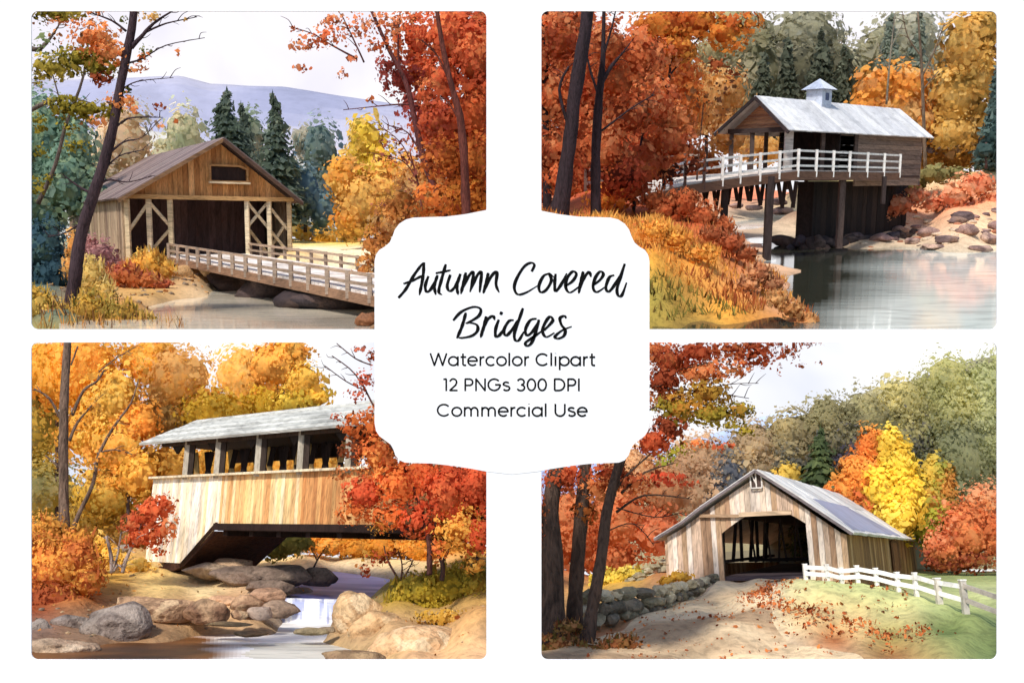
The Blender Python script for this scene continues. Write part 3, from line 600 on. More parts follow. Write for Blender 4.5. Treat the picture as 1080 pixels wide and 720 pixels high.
# B(a along wall, b into the back-left, z)
gw=pal('#7a675c','#8f7868','#655650','#9c8574'); O=B(0,0,fz)
t=thing(W,'covered_bridge','open sided covered bridge with a pale metal roof and small cupola','covered bridge',O)
m=MB(); m.planks([B(6.8,0,-.6),B(Ln,0,-.6),B(Ln,0,ez),B(6.8,0,ez)],dx,.24,-.1,gw,.06,.12); m.build('wall','woodh',W,O,t)
m=MB(); m.planks([B(Ln,0,-.6),B(Ln,Wd,-.6),B(Ln,Wd,ez),B(Ln,Wd/2,az),B(Ln,0,ez)],B(0,1,0)-B(0,0,0),.24,-.1,gw,.06,.12); m.build('wall','woodh',W,O,t)
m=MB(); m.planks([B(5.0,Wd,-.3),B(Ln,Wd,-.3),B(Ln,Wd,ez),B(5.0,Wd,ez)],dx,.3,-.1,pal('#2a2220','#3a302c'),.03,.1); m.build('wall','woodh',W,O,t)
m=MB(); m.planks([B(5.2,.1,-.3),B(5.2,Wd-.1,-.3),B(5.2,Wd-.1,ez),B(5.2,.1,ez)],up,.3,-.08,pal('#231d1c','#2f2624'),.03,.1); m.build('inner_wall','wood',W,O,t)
m=MB(); m.planks([B(.5,Wd,ez),B(.5,0,ez),B(.5,Wd/2,az-.1)],B(0,1,0)-B(0,0,0),.16,.08,pal('#a5765a','#b98a68','#8a5f4a'),.06,.1); m.build('gable','woodh',W,O,t)
for a,b in ((.15,Wd-.1),(.1,.08),(.15,Wd*.62),(3.3,.05),(3.4,Wd-.1),(6.75,.06)):
    m=MB(); m.beam(B(a,b,-.2),B(a,b,ez),.2 if (a,b)!=(.1,.08) else .42,.2,lin('#5a4c46') if (a,b)!=(.1,.08) else lin('#b9b0a8'),up=V(0,1,0)); m.build('post','woodh',W,O,t)
m=MB(); m.beam(B(0,Wd,ez-.1),B(0,0,ez-.1),.16,.24,lin('#3f3431')); m.beam(B(0,0,ez-.08),B(6.9,0,ez-.08),.14,.2,lin('#3a302d')); m.build('top_beam','woodh',W,O,t)
m=MB(); m.prism([B(0,0,-.15),B(Ln,0,-.15),B(Ln,Wd,-.15),B(0,Wd,-.15)],V(0,0,.15),lin('#4a3a34')); m.build('floor_boards','woodh',W,O,t)
sl=(az-ez)/(Wd/2); ov=.42; ly=ez-sl*ov+.1; m=MB(); rc=pal('#cfcecd','#bfbfc0','#dcdbd8','#b5b6b8')
m.planks([B(-.7,-ov,ly),B(Ln+.5,-ov,ly),B(Ln+.5,Wd/2,az+.13),B(-.4,Wd/2,az+.13)],B(0,Wd/2,az)-B(0,0,ez),.5,.07,rc,.008,.03)
m.planks([B(Ln+.5,Wd+ov,ly),B(-.7,Wd+ov,ly),B(-.4,Wd/2,az+.13),B(Ln+.5,Wd/2,az+.13)],B(0,Wd/2,az)-B(0,Wd,ez),.5,.07,rc,.008,.03)
rf=m.build('roof','roof',W,O,t)
m=MB(); m.beam(B(-.72,-ov,ly-.07),B(-.42,Wd/2,az+.07),.1,.16,lin('#3a3030')); m.beam(B(-.72,Wd+ov,ly-.07),B(-.42,Wd/2,az+.07),.1,.16,lin('#2f2828')); m.build('rake_board','woodh',W,O,rf)
c=B(5.7,Wd/2,0); e=frame((c.x,c.y,0),(dx.x,dx.y,0))
m=MB(); m.prism([e(-.5,-.5,az-.35),e(.5,-.5,az-.35),e(.5,.5,az-.35),e(-.5,.5,az-.35)],V(0,0,1.15),lin('#c3cad8'))
cu=m.build('cupola','white',W,O,rf)
# ======== (cupola roof sits with the cupola as parts of the bridge roof)
m=MB(); z=az+.8
a=[e(-.72,-.72,z),e(.72,-.72,z),e(.72,.72,z),e(-.72,.72,z)]; ap=[e(0,-.0,z+.62)]
i=[m.addv(p) for p in a]; k=m.addv(ap[0])
for j in range(4): m.face([i[j],i[(j+1)%4],k],lin('#aab3c6') if j in(3,) else lin('#cfd4de'))
m.face(i[::-1],lin('#8a93a8')); m.build('cupola_roof','white',W,O,rf)
m=MB(); m.prism([e(-.15,-.52,az+.2),e(.2,-.52,az+.2),e(.2,-.52,az+.6),e(-.15,-.52,az+.6)],e(0,.03,0)-e(0,0,0),lin('#5a6480')); m.build('cupola_window','white',W,O,rf)
# deck and rails
near=[W.P(676,206,40),W.P(722,194,42.5),W.P(780,186,45),W.P(841,179,47),W.P(895,180,51),W.P(948,181,56.0)]
near=[Vector(p) for p in near]
ns=[]
for i in range(len(near)-1):
    for q in range(6): ns.append(near[i].lerp(near[i+1],q/6))
ns.append(near[-1]); O=V(near[2].x,near[2].y,near[2].z)
back=[p+V(-.62,.78,0)*(3.4 if i<12 else 3.4-2.4*min(1,(i-12)/8)) for i,p in enumerate(ns)]
t=thing(W,'trestle_walkway','arched plank walkway with white post rails on dark trestle legs','walkway',O)
m=MB()
for i in range(len(ns)-1):
    m.prism([ns[i],ns[i+1],back[i+1],back[i]],V(0,0,-.22),mixc(lin('#d8d0c6'),lin('#b9ada0'),random.random()))
m.build('deck','woodh',W,O,t)
m=MB()
for i in range(len(ns)-1): m.beam(ns[i]+V(0,-.04,-.28),ns[i+1]+V(0,-.04,-.28),.14,.42,lin('#6d4f3e'))
m.build('girder','woodh',W,O,t)
for h in (1.02,.62,.22):
    m=MB()
    for i in range(4,len(ns)-1): m.beam(ns[i]+V(0,-.02,h*.9),ns[i+1]+V(0,-.02,h*.9),.08,.10,lin('#e3dfd8'))
    m.build('rail','white',W,O,t)
for h in (1.0,.45):
    m=MB()
    for i in range(0,13): m.beam(back[i]+V(0,0,h),back[i+1]+V(0,0,h),.1,.12,lin('#a59080'))
    m.build('rail','woodh',W,O,t)
for i in range(4,len(ns),2):
    m=MB(); c='#6a554c' if i<9 else '#e6e2dc'; m.beam(ns[i]+V(0,-.08,-.35),ns[i]+V(0,-.08,1.0),.12,.12,lin(c),up=V(0,1,0)); m.build('rail_post','white',W,O,t)
for i in range(0,13,3):
    m=MB(); m.beam(back[i]+V(0,0,-.2),back[i]+V(0,0,1.1),.14,.14,lin('#6a554c'),up=V(0,1,0)); m.build('rail_post','woodh',W,O,t)
def leg(px,p0,p1,Y,w,c='#3d3230'):
    m=MB(); a=W.P(px,p0,Y); b=W.P(px,p1,Y); m.beam(V(a.x,a.y,b.z),a,w,w,lin(c),up=V(0,1,0)); m.build('leg','wood',W,O,t)
leg(765,192,236,45.5,.3); leg(812.5,186,282,46,.34); leg(889,184,262,51,.3,'#5a4a44'); leg(933,186,215,54,.2); leg(722,194,225,43,.3)
for i in range(18):
    px=740+(i//2)*11.5; Y=47.5+(i%2)*.3; a=W.P(px+(8 if i%2 else 0),191,Y); b=W.P(px+4+random.uniform(-1,1),214+random.uniform(-3,6),Y); m=MB(); m.beam(a,b,.17,.14,lin('#3b2a26'),up=V(0,1,0)); m.build('trestle_strut','wood',W,O,t)
# abutment: near-black core and crib paint the shadow under the deck
m=MB()
Ab=frame((14.9,51.0,0),(dx.x,dx.y,0)); c0=Ab(5,1,-2.2); O=V(c0.x,c0.y,-4.2)
m.box(Ab(9.1,1.5,-2.3),11.0,.8,3.9,dx,V(-dx.y,dx.x,0),up,lin('#2b2423'))
for r in range(2):
    for side_ in (0,1):
        a=3.0 if not side_ else .35
        while a<(14.6 if not side_ else 1.7):
            w=random.uniform(.5,1.5); col=random.choice([pal('#3f3534','#4c403c'),pal('#352c2d','#443a38'),pal('#5a473e','#4a3b36'),pal('#3a3438','#48424a')])
            c=(Ab(a+w/2,.35+random.uniform(-.1,.1),-4.2+r*.46) if not side_ else Ab(3.2,a+w/2,-4.2+r*.46)); n0=len(m.v)
            m.ico(c,((w*.58),.4,random.uniform(.24,.42)),col,1.5,.4,3,False,r*7+a,facet=8)
            an=math.atan2(dx.y,dx.x)+(PI/2 if side_ else 0); R=Matrix.Rotation(an,3,'Z')
            for i_ in range(n0,len(m.v)): m.v[i_]=tuple(c+R@(Vector(m.v[i_])-c))
            a+=w*.95
t=thing(W,'abutment','stone abutment with dark boards standing for shade under the white roofed bridge','abutment',O)
m.build('stone_footing','stone',W,O,t)
m=MB(); dd=pal('#241d1c','#2c2422','#1d1819','#352a26')  # boards blackened to stand for the shaded hollow
m.planks([Ab(3.6,.95,-3.9),Ab(14.6,.95,-3.9),Ab(14.6,.95,-.35),Ab(3.6,.95,-.35)],up,.55,-.1,dd,.04,.2)
m.planks([Ab(3.6,2.0,-3.9),Ab(3.6,.95,-3.9),Ab(3.6,.95,-.35),Ab(3.6,2.0,-.35)],up,.55,-.1,dd,.04,.2)
m.build('shade_dark_crib','wood',W,O,t)
# far bank rocks
rk=[(848,240,9,4),(862,247,12,5),(880,243,11,5),(900,250,13,5),(918,240,10,5),(930,251,12,4.5),(948,243,12,5),(962,254,10,4),(978,246,13,6),(1000,252,14,5),(1020,243,13,6),(1042,252,12,6),(1010,232,10,4),(1035,262,14,4),(985,260,14,3.6),(1015,228,13,6),(895,233,9,4),(870,233,10,4),(940,228,10,4),(1052,238,9,6),(776,217,9,3),(795,219,10,3.5),(825,222,11,5),(822,213,9,4)]
where=['at the foot of the dark abutment','small and low below the abutment wall','flat, just past the abutment corner','below the shaded walkway post','above the waterline under the walkway end','half sunk at the waterline mid bank','brown, beside the rust grass patch','small, at the shoreline bend','mauve, mid bank below the olive mound','wide, on the cream bank','dark topped, above the shoreline','brown grey, near the window edge','small, high on the cream bank','lowest, touching the pool near the window edge','thin slab lying at the shoreline','largest, under the coral slope','upper, behind the abutment foot','small dark, deep under the walkway','rusty, in the middle of the stony bank','cut by the window edge','flat grey, seen through the trestle','pale, seen between trestle and abutment','lumpy, beside the abutment under the deck','round, topmost beside the abutment']
for i,(px,py,rx,ry) in enumerate(rk):
    h=W.hit(px,py+ry*.7,44,110) if px>840 else W.P(px,py,88)
    rock(W,'bank stone '+where[i],px,py,rx,ry,h.y,pal('#8f7068','#a5867a','#6a5452','#b89a88') if i%3 else pal('#5a4a4a','#7d6864','#8a6f60'),'stones on the far bank',i)
m=MB()
for i in range(130):
    px=random.uniform(850,1075); py=random.uniform(226,262)-(px>980)*random.uniform(0,10); h=W.hit(px,py,44,110); rx=random.uniform(2,7); k=h.y/F
    m.ico(h,(rx*k,rx*.7*k,rx*.42*k),random.choice([pal('#8f7068','#a5867a'),pal('#6a5452','#7d6864'),pal('#c9ae94','#d9c4a8'),pal('#b5775a','#a5684c')]),.8,.3,2,False,i)
tag(m.build('rubble','stone',W),'small mixed rubble between the larger bank stones',None,None,'stuff')
# near bank plants
bush(W,'bush','rust red bush where the walkway meets the slope',37,[(722,215,18,16),(742,228,20,14),(700,222,18,14),(762,240,16,10),(690,212,14,12)],pal('#bd5a30','#cf7040','#a34c2a','#dd8a54'),group='bushes on the orange slope',spikes=30)
bush(W,'bush','brick brown bush halfway down the orange slope',33,[(770,256,16,10),(786,268,14,8),(752,248,16,8)],pal('#b9603c','#a0502f','#c97a50'),group='bushes on the orange slope',spikes=40)
bush(W,'bush','tawny bush at the tip of the slope above the water',29.5,[(800,288,16,10),(815,300,14,9),(790,300,16,9)],pal('#c98a62','#b8704c','#dba070'),group='bushes on the orange slope',spikes=40)
bush(W,'bush','straw tuft bush at the lowest tip of the slope',26.3,[(835,326,15,11),(852,340,12,8),(820,316,13,9)],pal('#cf8f58','#d9a468','#b5703c'),group='bushes on the orange slope',spikes=50,core=.7)
bush(W,'bush','golden bush beside the plaque on the orange slope',30,[(690,244,18,12),(712,254,20,10),(740,268,20,9)],pal('#eda63c','#f2b858','#dd8a30'),group='bushes on the orange slope',spikes=80,core=.7)
m=MB()
for _ in range(5200):
    px=random.uniform(560,860); Y=random.uniform(25.3,38); p=W.gp(px,Y)
    if p.z<-3.95: continue
    q=W.px(p); f=noise.noise(p*.35)
    cols=pal('#f0b050','#e8983a') if f>-.05 else pal('#b5602c','#a8502a','#c9803a')
    if q[1]-.45*(q[0]-685)>285: cols=pal('#8f7f3a','#a08a3c','#7a5f2c','#8c8440')
    m.blades([p],.26,.032,cols)
tag(m.build('grass','leaf',W),'tufts of orange and olive grass on the near slope',None,None,'stuff')
bush(W,'bush','coral red ground shrub on the far bank near the window edge',61,[(1030,196,26,14),(1005,208,24,12),(1050,212,20,12),(985,216,16,8)],pal('#e08a62','#d9704c','#eeb088','#e59a70'),group='low shrubs on the far bank',mat='leaf',leaf=3)
bush(W,'bush','rust ground shrub on the stony bank beside the abutment',60,[(950,216,20,11),(925,226,22,9),(968,206,14,10)],pal('#c96a48','#b5583c','#dba080'),group='low shrubs on the far bank',mat='leaf',leaf=3)
bush(W,'bush','olive mound shrub at the bridge end',66,[(985,184,28,10),(955,196,24,10),(1010,183,16,7)],pal('#8f8656','#a0945e','#7a7548'),group='low shrubs on the far bank',mat='leaf',leaf=3)
bush(W,'bush','dark leafed thicket at the foot of the ochre trees',72,[(980,158,12,8),(1000,160,14,7),(975,148,7,10),(1015,158,10,6)],pal('#4a3a38','#6b5240','#8f6a40'),leaf=3.6,core=0,cov=.8,mat='leaf')
# forest left
fr=pal('#cf6234','#dd7a44','#bb5029','#e49460','#a8482a'); fo=pal('#e08a2c','#d9762a','#eaa23c','#c9601f'); ft=pal('#e0b070','#d6a05c','#e9c48c','#c98f50')
L=dict(leaf=3.4,core=.72,cov=1.0,bark='#2e2428',group='trees of the red thicket')
tree(W,'broadleaf_tree','thin dark tree at the window edge of the red thicket',37,[(578,240,8),(576,150,7),(575,80,7),(574,5,6)],[(590,40,26,36),(585,100,24,34),(580,160,22,30),(560,60,24,50)],fr,**L)
tree(W,'broadleaf_tree','broad leaning dark trunk in the red thicket',33,[(588,235,16),(598,170,15),(604,120,14),(611,70,14),(617,35,13),(620,5,12)],[(600,20,26,16,1,None,0),(640,48,22,24,2),(592,190,18,18,2)],fr,branches=[[(600,135,4),(590,95,3),(600,70,2)]],**L)
tree(W,'broadleaf_tree','forked dark trunk beside the leaning one',34,[(629,242,9),(628,180,10),(630,130,10),(633,90,8),(636,60,5),(637,5,3)],[(650,80,30,34,2),(665,120,30,26,2),(640,160,28,28,2),(670,60,28,30,2),(652,185,30,22,2,pal('#8f3020','#b0442a','#6a2a22'))],fr,branches=[[(633,90,5),(645,70,4),(655,58,2),(665,45,1)],[(631,100,3),(622,72,2.4),(615,40,1.4)],[(636,60,3),(645,30,2),(650,8,1)],[(632,140,2.4),(665,115,1.6),(690,100,.8)]],**L)
tree(W,'broadleaf_tree','flame orange tree whose crown reaches toward the pale sky',40,[(700,200,4),(702,130,3.4),(706,80,2.6),(712,30,1.6)],[(700,25,34,22,0,fo),(735,22,30,18,0,fo),(765,34,24,18,0,fo,.6),(790,24,16,14,0,fo,.3),(780,50,14,8,0,fo,0),(690,60,28,24),(715,50,24,18,0,fo),(755,68,16,9,0,pal('#b0522a','#c9652c'),0),(772,76,14,6,0,pal('#a04a28'),0)],fr,branches=[[(706,80,2),(730,50,1.6),(745,30,1)],[(704,95,2),(685,42,1.4),(720,28,.8)]],**L)
tree(W,'broadleaf_tree','deep red tree drooping over the walkway start',38,[(668,225,4),(672,180,3.4),(678,140,2.6)],[(690,110,30,30),(705,150,28,24,0,None),(680,175,34,26),(715,125,18,18,0,pal('#d67a48','#dd8f58'),.5),(660,200,30,18),(640,210,26,18,0,fo,.5),(728,150,18,10,0,pal('#c9704a','#a85838'),0),(735,172,16,10,0,pal('#5a3028','#8a4028'),0),(705,182,22,9,0,pal('#3f2a28','#6a3428'),.3)],fr,**L)
tree(W,'broadleaf_tree','honey tan tree behind the walkway start',60,[(745,190,4),(745,130,3)],[(740,110,34,40,0,ft),(770,140,26,28,0,ft),(715,90,26,36,0,ft),(765,98,26,26,0,ft)],ft,mat='leaf_far',leaf=4,core=.88,cov=.8,jit=.4)
m_=tree(W,'broadleaf_tree','sapling of scattered brown leaves before the tan tree',41,[(735,190,2),(738,150,1.6),(742,110,1)],[(740,100,26,16),(760,118,26,10),(745,140,24,10),(762,150,14,7),(770,90,16,8),(752,70,18,6),(786,160,10,4)],pal('#9a5a34','#b07040','#7a4a34'),leaf=2.6,cov=.28,core=0,bark='#5a4034')
# back wash
for px,py,rx,ry,Pp,l in ((590,170,40,44,pal('#c9683c','#b8552f','#dd8a54'),'burnt orange tree deep behind the leaning trunk'),(650,160,44,50,pal('#b8482a','#cc6034','#dd8450'),'brick red tree deep behind the forked trunk'),(620,70,50,60,pal('#cf6238','#c0502c','#e08a58'),'tall rust tree filling the upper red thicket'),(700,80,40,60,pal('#dd8438','#cf6a30','#e8a45c'),'tall amber tree behind the flame orange crown'),(690,165,44,40,pal('#c9683c','#d98858','#b04a2c'),'rust tree just behind the walkway start')):
    tree(W,'broadleaf_tree',l,54,[(px,205,5),(px,py,3)],[(px,py,rx,ry),(px+rx*.5,py+ry*.5,rx*.7,ry*.6),(px-rx*.5,py-ry*.4,rx*.7,ry*.6),(px-rx*.5,py+ry*.5,rx*.7,ry*.6)],Pp,mat='leaf_far',leaf=3.6,cov=.9,core=.88,jit=.4,group='deep trees of the red thicket')
for px,py,rx,ry,Pp,l in ((790,50,34,40,pal('#a8a488','#bdb69c','#95937a'),'sage misty tree above the tan tree'),(830,75,40,50,pal('#86826a','#747259','#9c967c'),'dull olive misty tree filling behind the pines'),(895,110,36,44,pal('#7a745c','#8c866c','#66644e'),'dim olive misty tree behind the long roof'),(770,40,34,44,pal('#c3b890','#b5ab88','#d0c6a0'),'straw misty tree between the flame crown and the pines'),(850,40,44,40,pal('#bcb8a0','#aca890','#ccc8b4'),'tall pale misty tree above the cupola'),(960,45,40,44,pal('#c0bca8','#b0b09c','#d0ccbc'),'tall pale misty tree above the orange tree'),(1000,110,40,60,pal('#c9a468','#b89458','#d6b880'),'sandy misty tree behind the ochre tree')):  # misty trees: haze is put into the pale leaf palettes
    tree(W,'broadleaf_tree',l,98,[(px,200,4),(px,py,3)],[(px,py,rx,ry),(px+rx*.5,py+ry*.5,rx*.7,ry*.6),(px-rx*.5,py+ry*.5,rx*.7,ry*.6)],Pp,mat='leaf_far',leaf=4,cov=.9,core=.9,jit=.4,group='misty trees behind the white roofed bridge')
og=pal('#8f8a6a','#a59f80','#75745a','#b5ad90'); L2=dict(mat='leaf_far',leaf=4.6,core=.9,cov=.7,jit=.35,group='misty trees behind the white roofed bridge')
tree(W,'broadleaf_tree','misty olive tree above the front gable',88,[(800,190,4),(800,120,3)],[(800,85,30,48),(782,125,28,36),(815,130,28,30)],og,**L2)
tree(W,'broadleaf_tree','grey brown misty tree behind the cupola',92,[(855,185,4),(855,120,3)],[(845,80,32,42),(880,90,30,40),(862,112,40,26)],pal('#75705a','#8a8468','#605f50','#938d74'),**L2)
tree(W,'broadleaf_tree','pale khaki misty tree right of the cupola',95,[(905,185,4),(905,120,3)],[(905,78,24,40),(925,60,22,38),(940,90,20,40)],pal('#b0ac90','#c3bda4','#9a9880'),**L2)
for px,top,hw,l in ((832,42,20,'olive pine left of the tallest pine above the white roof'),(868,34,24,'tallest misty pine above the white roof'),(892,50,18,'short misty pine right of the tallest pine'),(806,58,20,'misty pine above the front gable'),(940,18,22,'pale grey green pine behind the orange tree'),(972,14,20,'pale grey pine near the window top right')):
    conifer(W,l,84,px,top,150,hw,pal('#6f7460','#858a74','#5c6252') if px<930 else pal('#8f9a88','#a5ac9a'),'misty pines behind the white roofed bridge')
tree(W,'broadleaf_tree','orange tree rising behind the far roof end',78,[(930,190,4),(932,120,3)],[(925,92,26,26),(950,120,32,34),(915,112,20,20),(960,92,26,26),(975,130,26,30)],pal('#dd9038','#e8a648','#cc7a30','#e0b070'),leaf=4,core=.85,cov=.9,jit=.4,group='autumn trees on the far bank')
tree(W,'broadleaf_tree','ochre yellow tree with a bare stem near the window edge',76,[(1033,180,3),(1033,90,2.4),(1034,14,1.4)],[(1018,50,28,40),(1010,100,28,34),(1032,80,26,40),(1040,30,22,26),(1005,140,26,24),(1045,130,20,30)],pal('#d9aa55','#e3bc70','#c99444','#b5904a'),leaf=4,core=.82,cov=.9,jit=.4,group='autumn trees on the far bank')
tree(W,'bare_tree','tall bare tree with raking twigs before the ochre tree',70,[(976,178,4),(974,120,3.4),(972,70,3),(968,12,1.6)],[(960,140,16,14,0,pal('#c9904a'),0)],pal('#c9904a'),leaf=3,cov=.3,core=0,branches=[[(973,80,2),(985,55,1.6),(996,25,1)],[(972,60,1.8),(958,40,1.2),(952,15,.8)],[(973,95,1.6),(990,75,1)]],bark='#6a5a4a')
tree(W,'bare_tree','thin bare twig tree in the pale sky above the roof',74,[(935,110,2.4),(938,70,2),(944,14,1)],[(938,60,10,8,0,pal('#b5ad90'),0)],pal('#b5ad90'),leaf=2.5,cov=.2,core=0,branches=[[(937,75,1.2),(925,45,.8)],[(940,50,1),(952,25,.7)]],bark='#7a7264')
conifer(W,'dark teal pine cut by the window edge',68,1054,70,178,15,pal('#5f7670','#748a82','#50665f'),None,'leaf')
tree(W,'broadleaf_tree','small dark teal shrub tree at the bank top by the window edge',66,[(1040,178,3),(1040,150,2)],[(1042,160,12,10),(1052,145,12,20)],pal('#3f5550','#56706a','#2f4240'),leaf=3.6,core=.85,cov=.9)
for i,(a_,l_) in enumerate(((965,'brown orange hedge at the bridge end under the orange tree'),(1000,'gold hedge under the ochre tree'),(1035,'dark gold hedge beside the teal pine'),(925,'tan hedge just behind the far roof end'))):
    bush(W,'bush',l_,79,[(a_,164,26,16),(a_+14,168,20,12)],pal('#c99444','#b07a3c','#dba95c'),group='hedges on the far bank',mat='leaf_far')
for a_,l_ in ((700,'rust hedge at the left end of the walkway'),(735,'amber hedge behind the walkway rails')):
    bush(W,'bush',l_,62,[(a_,172,26,22),(a_+14,180,20,14)],pal('#c97c44','#d99a5c','#b5643c'),group='hedges behind the walkway',mat='leaf_far')
for px,l_ in ((1095,'ochre tree outside the window edge above the stony bank'),(1150,'gold tree far outside the window edge above the stony bank')):
    tree(W,'broadleaf_tree',l_,76,[(px,180,4),(px,80,3)],[(px,60,34,50),(px-10,110,36,44),(px+16,120,34,50)],pal('#d9aa55','#c98f44','#e3bc70'),mat='leaf_far',leaf=4,cov=.8,core=.85)
bush(W,'bush','honey hedge seen through the open bridge side',75,[(790,150,22,22),(812,158,18,18),(835,160,20,14)],pal('#e6bd78','#d9a860'),mat='leaf_far')
# ======================================================= WORLD 3: golden bridge over a little waterfall
W=W3
W.terrain([
 (20,665,13.4,'#8a7468'),(33,662,14,'#8a7468'),(90,668,13.8,'#8f7560'),(33,600,17,'#b5642c'),(33,640,15,'#a8562c'),(80,625,16,'#b9702f'),(110,605,18,'#eebc50'),(160,598,19,'#f2d080'),(120,590,21,'#e5b04a'),(135,575,22,'#c9a878'),
 (200,640,16.2,'#e0b98c'),(170,618,17.5,'#f5dc98'),(220,622,17.4,'#f5e2b0'),(240,630,16.8,'#d9b088'),(200,594,20,'#c9b090'),(260,603,18.8,'#a8937c'),(290,612,18.2,'#a5886c'),(325,618,18.6,'#7f6f66'),(150,652,15.2,'#a58264'),(110,652,15,'#a88a70'),
 ('z',120,12.6,-2.0,'#7a5a3a'),('z',200,12.6,-2.0,'#7a5a3a'),('z',230,14.2,-1.9,'#8a6a4a'),('z',300,13,-1.9,'#c0b090'),('z',330,15.5,-1.9,'#c0b090'),('z',60,11.6,-2.0,'#8a6a4a'),('z',380,11.6,-1.8,'#a89a70'),('z',320,17.0,-1.75,'#c0b8b0'),
 ('z',345,18.6,-1.35,'#6a70a0'),('z',380,20,-1.3,'#6a70a0'),('z',340,21,-1.25,'#9a9ac0'),
 (325,584,24,'#f3dfae'),(380,586,24,'#f3e0b0'),(420,590,23,'#f0d8a0'),(300,592,23,'#f0d090'),
 (362,645,15.3,'#d0ac80'),(380,665,13.9,'#d9b488'),(420,655,13.4,'#e3bd8c'),(513,640,13,'#e0b070'),(513,690,11.8,'#edc498'),(440,690,11.9,'#e8c094'),(420,628,14.8,'#b89a3c'),(513,605,15.5,'#b8952a'),(430,610,17,'#a89a3a'),(513,585,20,'#c98a2c'),(470,600,17,'#b89a30'),
 (-60,720,11,'#8a7468'),(60,720,11.2,'#8a7468'),('z',200,11,-2.0,'#7a5a3a'),('z',300,11,-2.0,'#7a5a3a'),('z',375,11,-1.9,'#a89a70'),('z',395,11.5,-1.75,'#a89a70'),(450,760,10.8,'#e8c094'),(520,760,10.6,'#e8c094'),(440,730,11.1,'#e8c094'),('z',355,13.2,-1.8,'#a89a70'),('z',372,12.4,-1.8,'#a89a70'),
 (33,570,21,'#c98a3c'),(33,570,24.3,'#d9a050'),(200,575,24.3,'#e0b060'),(500,578,24.3,'#e0a040')])
W.ctl[:,3:6]*=np.array([.86,.80,.72])
ground(W,-110,536,10.9,24.4,180,120,.035,'ground','peach and golden rocky banks of the waterfall creek')
def w3c(p):
    px,py=W3.px(p); n=noise.noise(V(p[0]*.9,p[1]*1.6,1))
    a=mixc(lin('#4a2f1a'),lin('#96602e'),min(1,max(0,n+.5)))
    t=min(1,max(0,(px-222-(675-py)*.2)/40+n*1.4)); c=mixc(a,lin('#f4f2ee'),t)
    if py>680+n*10 and px>262+n*40: c=mixc(c,lin('#8f8a4a'),.35)
    return c
fan(W,20,470,110,10.95,17.15,60,lambda x,y:-1.5+.04*(y>15.5)*(y-15.5),w3c,'creek','foam','brown and white creek pool below the waterfall')
def w3b(p):
    n=noise.noise(V(p[0]*.5,p[1]*2.2,1)); t=min(1,max(0,(p[1]-18.0)/3.5+n*.7)); return mixc(lin('#2f3a7c'),lin('#a9a9d0'),t)
fan(W,290,470,50,17.3,24.2,40,lambda x,y:-1.08+.055*(y-17.3),w3b,'upper_creek','foam','blue violet creek pool above the waterfall')
mb=MB(); ids={}
for i in range(61):
    px=285+(440-285)*i/60
    for j in range(11):
        t=j/10; Y=17.32-.5*math.sin(t*PI/2)-.07*noise.noise(V(px*.15,t,0)); z=-1.07-.46*(1-math.cos(t*PI/2))**1.0
        ids[i,j]=mb.addv((W.X(px,Y,z),Y,z))
for i in range(60):
    for j in range(10):
        c=mixc(lin('#ffffff'),lin('#aeb6dc'),min(1,max(0,noise.noise(V(i*.55,j*.12,0))*1.8+.25))); mb.face([ids[i,j],ids[i,j+1],ids[i+1,j+1],ids[i+1,j]],c,True)
tag(mb.build('waterfall','foam',W),'low white waterfall spilling between the boulders',None,None,'structure')
# bridge
Lp=W.at(160,19.3,.3); Rp=W.at(400,15.0,.3); u=(Rp-Lp); u.z=0; LL=u.length; B=frame((Lp.x,Lp.y,0),u); Ls=LL+1.2; Wd=1.7
zb,zt,ze,zr=.19,1.08,1.80,2.30; O=B(2,0,-.3)
t=thing(W,'covered_bridge','golden plank covered bridge with a grey roof above the waterfall','covered bridge',O)
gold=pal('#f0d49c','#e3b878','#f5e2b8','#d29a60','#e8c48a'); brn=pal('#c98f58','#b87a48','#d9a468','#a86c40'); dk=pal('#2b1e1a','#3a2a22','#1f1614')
def s_at(px):  # distance along the near wall for an image column
    lo,hi=-3,Ls+3
    for _ in range(40):
        mid=(lo+hi)/2
        if W.px(B(mid,0,.6))[0]<px: lo=mid
        else: hi=mid
    return lo
sA,sB=s_at(198),s_at(232)
zg=-.55
m=MB(); m.planks([B(sB,0,zb),B(s_at(318),0,zb),B(s_at(318),0,zt),B(sB,0,zt)],up,.1,-.05,gold,.03,.06)
m.planks([B(s_at(318),0,zb),B(Ls,0,zb),B(Ls,0,zt),B(s_at(318),0,zt)],up,.1,-.05,brn,.03,.08)
m.planks([B(-.1,0,zg),B(sA,0,zg),B(sB,0,zb),B(sB,0,zt),B(-.1,0,zt)],up,.1,-.05,pal('#f6ecd8','#f3dfb8','#fbf5e8','#eed3a0'),.02,.04)
m.build('siding','wood',W,O,t)
m=MB(); m.planks([B(1.2,Wd,zb),B(Ls,Wd,zb),B(Ls,Wd,zt+.12),B(1.2,Wd,zt+.12)],up,.14,.05,dk,.02,.1); m.planks([B(.2,Wd,zt+.42),B(Ls,Wd,zt+.42),B(Ls,Wd,ze+.1),B(.2,Wd,ze+.1)],up,.14,.05,dk,.02,.1); m.build('siding','wood',W,O,t)  # far boards near black, painting the shade inside the bridge
m=MB(); m.prism([B(sB,.0,zb-.02),B(Ls,.0,zb-.02),B(Ls,Wd,zb-.02),B(sB,Wd,zb-.02)],V(0,0,-.1),lin('#33241d'))
for a in np.arange(sB+.2,Ls,.8): m.beam(B(a,.03,zb-.16),B(a,Wd-.03,zb-.16),.12,.1,lin('#2a1d18'))
m.build('deck','wood',W,O,t)
